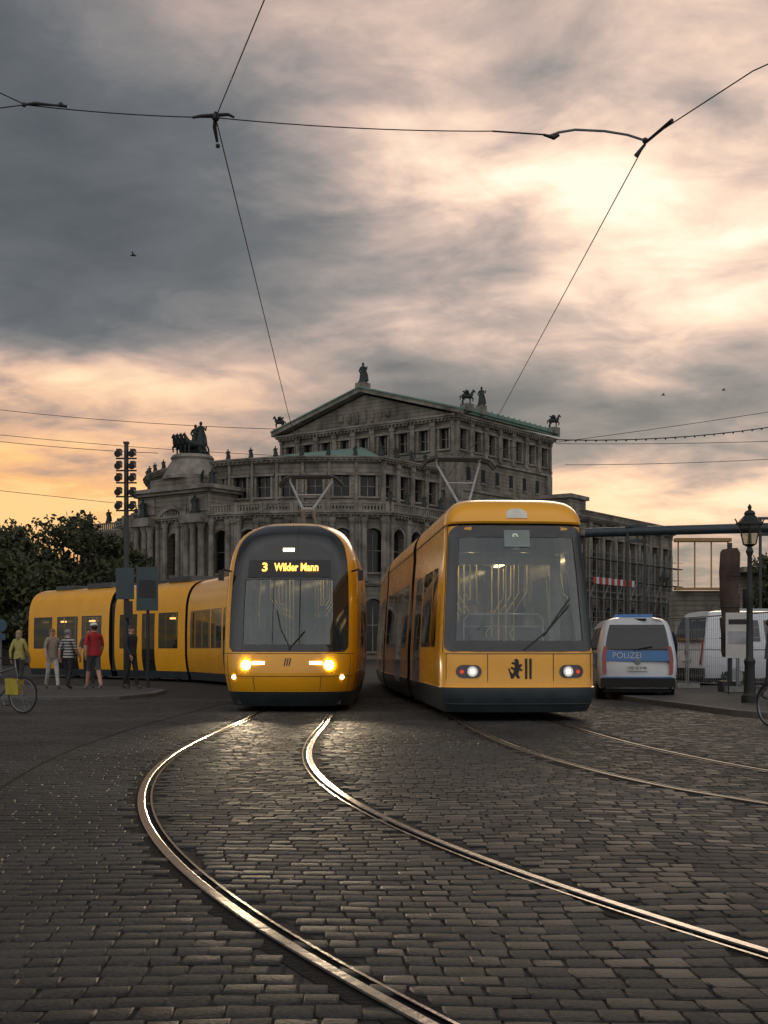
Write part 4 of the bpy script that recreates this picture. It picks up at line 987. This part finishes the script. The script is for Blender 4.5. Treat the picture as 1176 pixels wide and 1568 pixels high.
wall(m,e0l,w2,0,9.2,9,2.2,1.0,7.6,arch=True,dep=.8); wall(m,e0l,w2,9.72,17.7,9,2.2,10.9,16.4,arch=True,dep=.8); cornice(m,e0l,w2,9.203,sz=.6); cornice(m,e0l,w2,17.703,sz=.9); balus(m,e0l,w2,18.5,1.15)
m.quad((*e0l,18.45),(*w2,18.45),(*(w2+u*14),18.45),(*(e0l+u*14),18.45),1)
for s in frange(0,34,9): statue(m,*(e0l+v*s),19.7,1.7)
l1=np.array([-43.5,188.]); l2=np.array([-29.5,176.5]); l0=l1+np.array([9.,11.])
for z0,z1,zb,zt in ((0,9.2,1.0,7.6),(9.72,17.2,10.9,15.9)):
    wall(m,l1,l2,z0,z1,4,2.0,zb,zt,arch=True,dep=.8)
cornice(m,l1,l2,9.203,sz=.6); cornice(m,l1,l2,17.203,.3,sz=.9); balus(m,l1,l2,18.0,1.1)
m.quad((*l0,0),(*l1,0),(*l1,18),(*l0,18),0); m.quad((*l1,18),(*l2,18),(*(l2+[9,11]),18),(*l0,18),1)
for s in (.1,.33,.66,.97): q=l1+(l2-l1)*s; statue(m,*q,19.1,2.0)
ax=C0-v*38.6+u*1.6; hw=6.6; dE=7.
fl,fr2=ax+u*hw,ax-u*hw
F=fr_(fl,fr2); L=F[3]
ob(m,F,.2,L-.2,-dE,-1.6,0,21.4,0)
ob(m,F,0,L*.28,-1.6,0,0,21.4,0); ob(m,F,L*.72,L,-1.6,0,0,21.4,0)
def P(s,z,k=0.): p=F[0]+F[1]*s+F[2]*k; return (p.x,p.y,z)
cx=L/2; hr=L*.22; sp_=16.6
pts=[(cx-hr*math.cos(a),sp_+hr*math.sin(a)) for a in frange(0,math.pi,14)]
for a,b in zip(pts[:-1],pts[1:]):
    m.quad(P(a[0],a[1]),P(b[0],b[1]),P(b[0],21.4),P(a[0],21.4),0); m.quad(P(a[0],a[1]),P(b[0],b[1]),P(b[0],b[1],-1.6),P(a[0],a[1],-1.6),0)
    q=lambda p,k:(cx+(p[0]-cx)*k,sp_+(p[1]-sp_)*k); a2,b2=q(a,1.16),q(b,1.16); m.quad(P(*a,.25),P(*b,.25),P(*b2,.25),P(*a2,.25),1); m.quad(P(*a,.25),P(*b,.25),P(*b,0),P(*a,0),1)
    a3,b3=q(a,.70),q(b,.70); m.quad(P(*a3,-1.45),P(*b3,-1.45),P(b3[0],sp_,-1.45),P(a3[0],sp_,-1.45),3)
for k in range(1,7):
    an=math.pi*k/7; m.tube([P(cx,sp_+.1,-1.4),P(cx-hr*.76*math.cos(an),sp_+hr*.76*math.sin(an),-1.4)],.09,1,5)
for z0,z1 in ((10.2,15.6),(1,8)):
    ob(m,F,cx-hr*.72,cx+hr*.72,-1.58,-1.5,z0,z1,3)
    for s in (cx-hr*.3,cx+hr*.3): ob(m,F,s-.12,s+.12,-1.5,-1.38,z0,z1,1)
    ob(m,F,cx-hr*.72,cx+hr*.72,-1.5,-1.4,(z0+z1)/2,(z0+z1)/2+.2,1)
ob(m,F,cx-hr,cx+hr,-1.59,-.1,8.9,9.7,1); ob(m,F,cx-hr,cx+hr,-1.59,-1.2,15.8,16.5,1)
for s in (.65,2.1,L-2.1,L-.65,3.2,L-3.2):
    for z0,z1 in ((.3,8.8),(9.9,17.4)):
        p=F[0]+F[1]*s+F[2]*.75; m.tube([(p.x,p.y,z0),(p.x,p.y,z0+.5),(p.x,p.y,z0+.5),(p.x,p.y,z1-.9),(p.x,p.y,z1-.6),(p.x,p.y,z1)],[.62,.62,.46,.40,.5,.66],1,14)
for sa,sb in ((-.1,L*.28),(L*.72,L+.1)):
    ob(m,F,sa,sb,0.003,1.5,8.85,9.75,1); ob(m,F,sa-.1,sb+.1,.003,1.7,17.4,18.5,1)
    statue(m,*P((sa+sb)/2,18.5,.8)[:2],18.5,2.7)
    ob(m,F,sa+.3,sb-.3,.005,.2,19,21,1)
for Fx,Lx in ((F,L),(fr_(fr2,fr2+v*dE),dE),(fr_(fl+v*dE,fl),dE)):
    ob(m,Fx,-.2,Lx+.2,-.2,.6,21.4,21.8,1); ob(m,Fx,-.5,Lx+.5,-.2,1.0,21.8,22.3,1)
F3=fr_(fr2,fr2+v*dE)
for s in (.4,2.6,4.8,6.6): ob(m,F3,s-.35,s+.35,.003,.4,9.8,17.4,1); ob(m,F3,s-.35,s+.35,.003,.4,.3,8.8,1)
for s in (1.5,3.7,5.8):
    ob(m,F3,s-.5,s+.5,.005,.03,11,15.6,3); ob(m,F3,s-.7,s+.7,.005,.25,15.65,15.95,1)
ob(m,F3,-.2,dE+.2,0.004,.8,8.85,9.75,1); ob(m,F3,-.2,dE+.2,0.004,.9,17.4,18.5,1)
ob(m,F,.0,L,-dE,0,21.8,22.29,1)
ob(m,F,L*.16,L*.84,-dE+.8,-.3,22.3,23.6,0)
qc=ax+v*3.6
m.tube([(*qc,23.6),(*qc,24.0),(*qc,24.3),(*qc,25.3),(*qc,26.2),(*qc,26.5),(*qc,26.9)],[4.0,4.0,3.7,3.3,2.7,2.9,2.6],1,20)
for s in (.07,.93): statue(m,*P(L*s,0,-1.5)[:2],22.3,2.4)
for s in (.2,.8): beast(m,*P(L*s,0,-1.0)[:2],22.5,.75,(-.9 if s>.5 else -2.6))
hr_=math.atan2(-v[1],-v[0])
for k in range(4):
    q=ax+v*2.4+u*(-1.35+.9*k); beast(m,q[0],q[1],26.7,1.15,hr_+(.27-.18*k)*-1)
q=ax+v*4.6; m.tube([(q[0],q[1],26.8),(q[0],q[1],27.4),(q[0],q[1],28.6)],[1.1,1.35,1.0],4,12)
for s in (-1,1): qq=q+u*1.2*s; m.torus((qq[0],qq[1],27.6),.85,.12,(u[0],u[1],0),4,20,6); m.tube([(qq[0],qq[1],26.8),(qq[0],qq[1],28.4)],.08,4,5)
for s,hh in ((-.5,3.7),(.5,3.4)): qq=q+u*s; statue(m,qq[0],qq[1],28.0,hh)
m.obj('walls_and_statues',OP,op,ang=30)
an=empty('opera_annexe'); m=MB()
a=np.array([28.5,195.]); b=np.array([49.5,226.]); t0=(b-a)/np.linalg.norm(b-a); back_=np.array([-t0[1],t0[0]])*14
for z0,z1,zb,zt in ((0,9.8,1,7.8),(10.3,20.6,11.8,18.4)): wall(m,a,b,z0,z1,8,2.2,zb,zt,arch=(z0==0),dep=.7)
cornice(m,a,b,9.803,sz=.5); cornice(m,a,b,20.603,.3,sz=.9); balus(m,a,b,21.4,1.0)
m.quad((*(a+back_),0),(*a,0),(*a,21.4),(*(a+back_),21.4),0); m.quad((*a,21.4),(*b,21.4),(*(b+back_),21.4),(*(a+back_),21.4),2)
F=fr_(a,a+t0*5.5); ob(m,F,0,5.5,-9,-.8,21.4,24.0,0); ob(m,F,-.4,5.9,-9.4,-.4,24.0,24.6,1)
m.obj('annexe_walls',OP,an,ang=30)
sf=MB(); F=fr_(a,b); Ls=F[3]
def Q(s,z,k): p=F[0]+F[1]*s+F[2]*k; return (p.x,p.y,z)
s=0
while s<=Ls:
    for k in (1.2,2.4): sf.tube([Q(s,0,k),Q(s,17,k)],.06,0,5)
    s+=2.5
for z in (3,6,9,12,15):
    for k in (1.2,2.4): sf.tube([Q(0,z,k),Q(Ls,z,k)],.05,0,5); sf.tube([Q(0,z+1,k),Q(Ls,z+1,k)],.04,0,5)
    ob(sf,F,0,Ls,1.3,2.3,z-.1,z,1)
s=0
while s<Ls-2.5:
    sf.tube([Q(s,3,2.42),Q(s+2.5,6,2.42),Q(s,9,2.42),Q(s+2.5,12,2.42)],.04,0,4); s+=5
for k in range(14): ob(sf,F,1+k*1.1,1.9+k*1.1,2.5,2.56,11.1,12.1,2+k%2)
sf.obj('scaffolding',[STEEL,mat('planks',(.16,.12,.08),.8),mat('banner_red',(.4,.05,.03),.7),WHITE],an,smooth=False)

m=MB(); m.box((62,205,6.5),(16,10,13),0); m.box((62,199.9,13.2),(17,11,.8),1)
for k in range(6): m.box((55.6+k*2.5,199.95,8),(1.3,.2,5),2)
m.obj('stone_house',[STONE,TRIM,WGL],smooth=False)
m=MB()
for k in range(4): m.box((33.8+k*1.9,150,10.9),(.14,.14,5.6),0)
m.box((36.6,150,13.8),(6.4,1.2,.4),0); m.box((36.6,150,8.2),(6.4,1.2,.25),0); m.box((36.6,152,4),(6.2,3,8),1)
m.obj('timber_site_frame',[mat('timber_frame',(.30,.17,.07),.7),STONE],smooth=False)
m=MB(); m.box((-50,120,1.0),(60,.6,2.0),0); m.box((-50,120,2.1),(60.2,.8,.2),1); m.obj('boundary_wall',[STONE,TRIM],smooth=False)

# ------------------------------------------------------------------ trees
LEAF=bpy.data.materials.new('foliage'); LEAF.use_nodes=True
nt2=LEAF.node_tree; P2=nt2.nodes['Principled BSDF']; tc2=nt2.nodes.new('ShaderNodeTexCoord'); z2=nt2.nodes.new('ShaderNodeTexNoise'); z2.inputs['Scale'].default_value=.7; z2.inputs['Detail'].default_value=6; nt2.links.new(tc2.outputs['Object'],z2.inputs['Vector'])
r2=nt2.nodes.new('ShaderNodeValToRGB'); r2.color_ramp.elements[0].position=.35; r2.color_ramp.elements[1].position=.65; r2.color_ramp.elements[0].color=(.018,.026,.011,1); r2.color_ramp.elements[1].color=(.07,.075,.025,1); nt2.links.new(z2.outputs['Fac'],r2.inputs[0]); nt2.links.new(r2.outputs[0],P2.inputs['Base Color']); P2.inputs['Roughness'].default_value=.8
BARK=mat('bark',(.05,.04,.03),.9)
def tree(x,y,h,rad,n=9000,seed=0,leaf=.27):
    rs=np.random.RandomState(seed); r=empty('tree'); m=MB()
    m.tube([(x,y,0),(x+.1,y,h*.2),(x-.1,y,h*.4),(x,y,h*.75)],[.035*h,.025*h,.02*h,.005*h],0,9)
    K=20; lob=[]
    for k in range(K):
        a=rs.uniform(0,6.28); e=rs.uniform(.22,.92); rr=rad*rs.uniform(.2,.85)*(1-.7*max(0,e-.5)); c=np.array([x+rr*math.cos(a),y+rr*math.sin(a),h*e]); lob.append((c,rad*rs.uniform(.22,.42)))
        m.tube([(x,y,h*(.2+.4*e*.6)),tuple((c+np.array([x,y,h*.45]))/2+np.array([0,0,-.2])),tuple(c)],[.010*h,.006*h,.002*h],0,6)
    lob.append((np.array([x,y,h*.86]),rad*.36))
    m.obj('trunk',[BARK],r)
    V=[]
    for i in range(n):
        c,s=lob[rs.randint(len(lob))]; d=rs.normal(size=3); d/=np.linalg.norm(d); p=c+d*s*rs.uniform(.35,1.12)*np.array([1.1,1.1,.85])
        a=rs.normal(size=3); a/=np.linalg.norm(a); b=np.cross(a,rs.normal(size=3)); b/=np.linalg.norm(b); l=leaf*rs.uniform(.5,1.3)
        V+= [p+a*l,p+b*l*.6,p-a*l,p-b*l*.6]
    me=bpy.data.meshes.new('crown'); me.from_pydata([tuple(q) for q in V],[],[(4*i,4*i+1,4*i+2,4*i+3) for i in range(n)]); me.materials.append(LEAF)
    o=bpy.data.objects.new('crown',me); sc.collection.objects.link(o); o.parent=r
for i,(x,y,h,rd) in enumerate([(-32.5,112,12.0,5.4),(-28.5,120,13.4,5.2),(-36,125,13.6,6.0),(-41,118,13.4,6),(-25.8,126,12.6,4.4),(-46,130,14.5,6),(-29.5,104,9,4.4),(-34,104,10,4.5),(46,155,12.5,5),(55,165,13.5,6),(64,160,13,6)]): tree(x,y,h,rd,seed=i+3)
def hedge(name,x0,x1,y,h,seed,n=5000):
    rs=np.random.RandomState(seed); V=[]
    for i in range(n):
        xx=rs.uniform(x0,x1); hh=h*(.7+.3*math.sin(xx*.35+seed)*math.sin(xx*.9)); p=np.array([xx,y+rs.normal()*2,rs.uniform(0,1)**.7*hh]); a=rs.normal(size=3); a/=np.linalg.norm(a); b=np.cross(a,rs.normal(size=3)); b/=np.linalg.norm(b); l=.5*rs.uniform(.5,1.4); V+=[p+a*l,p+b*l*.6,p-a*l,p-b*l*.6]
    me=bpy.data.meshes.new(name); me.from_pydata([tuple(q) for q in V],[],[(4*i,4*i+1,4*i+2,4*i+3) for i in range(n)]); me.materials.append(LEAF); o=bpy.data.objects.new(name,me); sc.collection.objects.link(o)
hedge('hedge',-75,-26,135,7,1,9000); hedge('hedge',38,95,240,9,2,7000)

# ------------------------------------------------------------------ overhead lines
WIRE=mat('wire',(.02,.02,.02),.5,.3)
def sag(a,b,s=.0,n=12): return [(a[0]+(b[0]-a[0])*t,a[1]+(b[1]-a[1])*t,a[2]+(b[2]-a[2])*t-s*4*t*(1-t)) for t in frange(0,1,n)]
ow=empty('tram_overhead_line'); m=MB()
zc=5.5
J1=(-1.36,10.55,zc); J2=(2.22,11.0,zc); J0=(-2.83,10.3,zc)
m.tube([(.9,3,zc),(-.1,6,zc),(-.78,8.6,zc),J1],.005,0,6); m.tube(sag(J1,(-1.75,24,zc),.0,8),.0055,0,6); m.tube(sag((-1.75,24,zc),(-1.9,34,zc-.12),.0,8),.007,0,6); m.tube(sag((-1.9,34,zc-.12),(-7,50,zc),0),.008,0,6)
m.tube([(9,4.5,zc),(5,7,zc),(3.5,8.6,zc),(2.74,9.7,zc),J2],.005,0,6); m.tube(sag(J2,(2.1,24,zc),.0,8),.0055,0,6); m.tube(sag((2.1,24,zc),(1.7,32,zc+.15),.0,6),.007,0,6); m.tube(sag((1.7,32,zc+.15),(1.0,48,zc),0),.008,0,6)
m.tube(sag(J0,J1,.02),.0045,0,6); m.tube(sag(J1,(.92,10.85,5.51),.03),.0045,0,6); m.tube([(.9,10.85,5.51),(1.35,10.9,5.50)],.007,0,6)
m.tube(sag(J0,(-5,9.2,6.2),.0),.0045,0,6); m.tube(sag(J0,(-5,9.6,4.9),.0),.0045,0,6)
m.obj('contact_wires',[WIRE],ow)
f=MB()
f.tube([(-2.85,10.3,zc),(-2.75,10.3,zc+.01),(-2.6,10.31,zc),(-2.5,10.32,zc-.005)],[.009,.015,.009,.013],0,8)
for x in (-2.84,-2.55): f.ell((x,10.3,zc),(.02,.014,.02),0)
f.tube([(-1.54,10.5,zc-.02),(-1.48,10.52,zc+.0),(-1.36,10.55,zc+.02),(-1.26,10.56,zc+.03),(-1.21,10.57,zc+.01)],[.010,.014,.017,.014,.009],0,8)
f.tube([(-1.36,10.55,zc+.05),(-1.375,10.6,zc-.06),(-1.36,10.65,zc-.16)],[.012,.017,.011],0,8); f.ell((-1.36,10.55,zc),(.032,.03,.032),0); f.ell((-1.355,10.65,zc-.19),.019,0)
arcp=[(1.38,10.9,zc-.01),(1.46,10.9,zc+.02),(1.6,10.92,zc+.05),(1.85,10.95,zc+.05),(2.05,10.98,zc+.03),(2.2,11,zc-.01)]
f.tube(arcp,.011,1,8); f.tube([(1.33,10.9,zc),(1.42,10.9,zc-.025),(1.46,10.9,zc+.0)],[.011,.02,.014],0,8)
f.ell((2.2,11,zc-.01),(.026,.026,.026),0); f.tube([(2.12,11.0,zc-.14),(2.2,11,zc-.04)],[.018,.012],0,8); f.tube([(2.2,11,zc-.03),(2.34,10.6,zc-.0)],[.012,.016],0,8)
f.obj('clamps',[WIRE,mat('grp_arm',(.12,.15,.15),.4)],ow)
ow2=empty('span_wire'); m=MB()
for a,b,s,r in [((-13.5,45,9.5),(-3.5,42,8.3),.1,.010),((-13.5,44,8.5),(-3,50,8.6),.1,.010),((-13,43,8.1),(-7,40.5,7.3),.05,.010),((-12,40,6.1),(-6,46,6.0),.0,.009),
   ((5,38,7.2),(14,36,7.1),.08,.008),((5,36,6.3),(14,36,6.7),.1,.008),((2,34,6.3),(16,40,9.2),.1,.008)]:
    m.tube(sag(a,b,s,16),r,0,5)
a,b=(4.2,32.,6.35),(12,34,7.35); pts=sag(a,b,.22,60); m.tube(pts,.014,0,6)
for k,p in enumerate(pts):
    if k%2==0: m.ell((p[0],p[1],p[2]-.015),(.024,.024,.032),0,6,5)
m.obj('wires',[WIRE],ow2)
for x,y,z in ((17.1,80,16.8),(20.8,80,17.1),(-10,52,16.9)):
    m=MB(); m.M=Matrix.Translation((x,y,z)); m.tube([(-.12,0,0),(0,0,.02),(.14,0,0)],[.01,.045,.02],0,6); m.tube([(0,0,.02),(.02,.15,.1),(-.02,.32,.04)],[.03,.025,.005],0,5); m.tube([(0,0,.02),(.02,-.15,.1),(-.02,-.32,.04)],[.03,.025,.005],0,5); m.obj('bird',[BLKM])
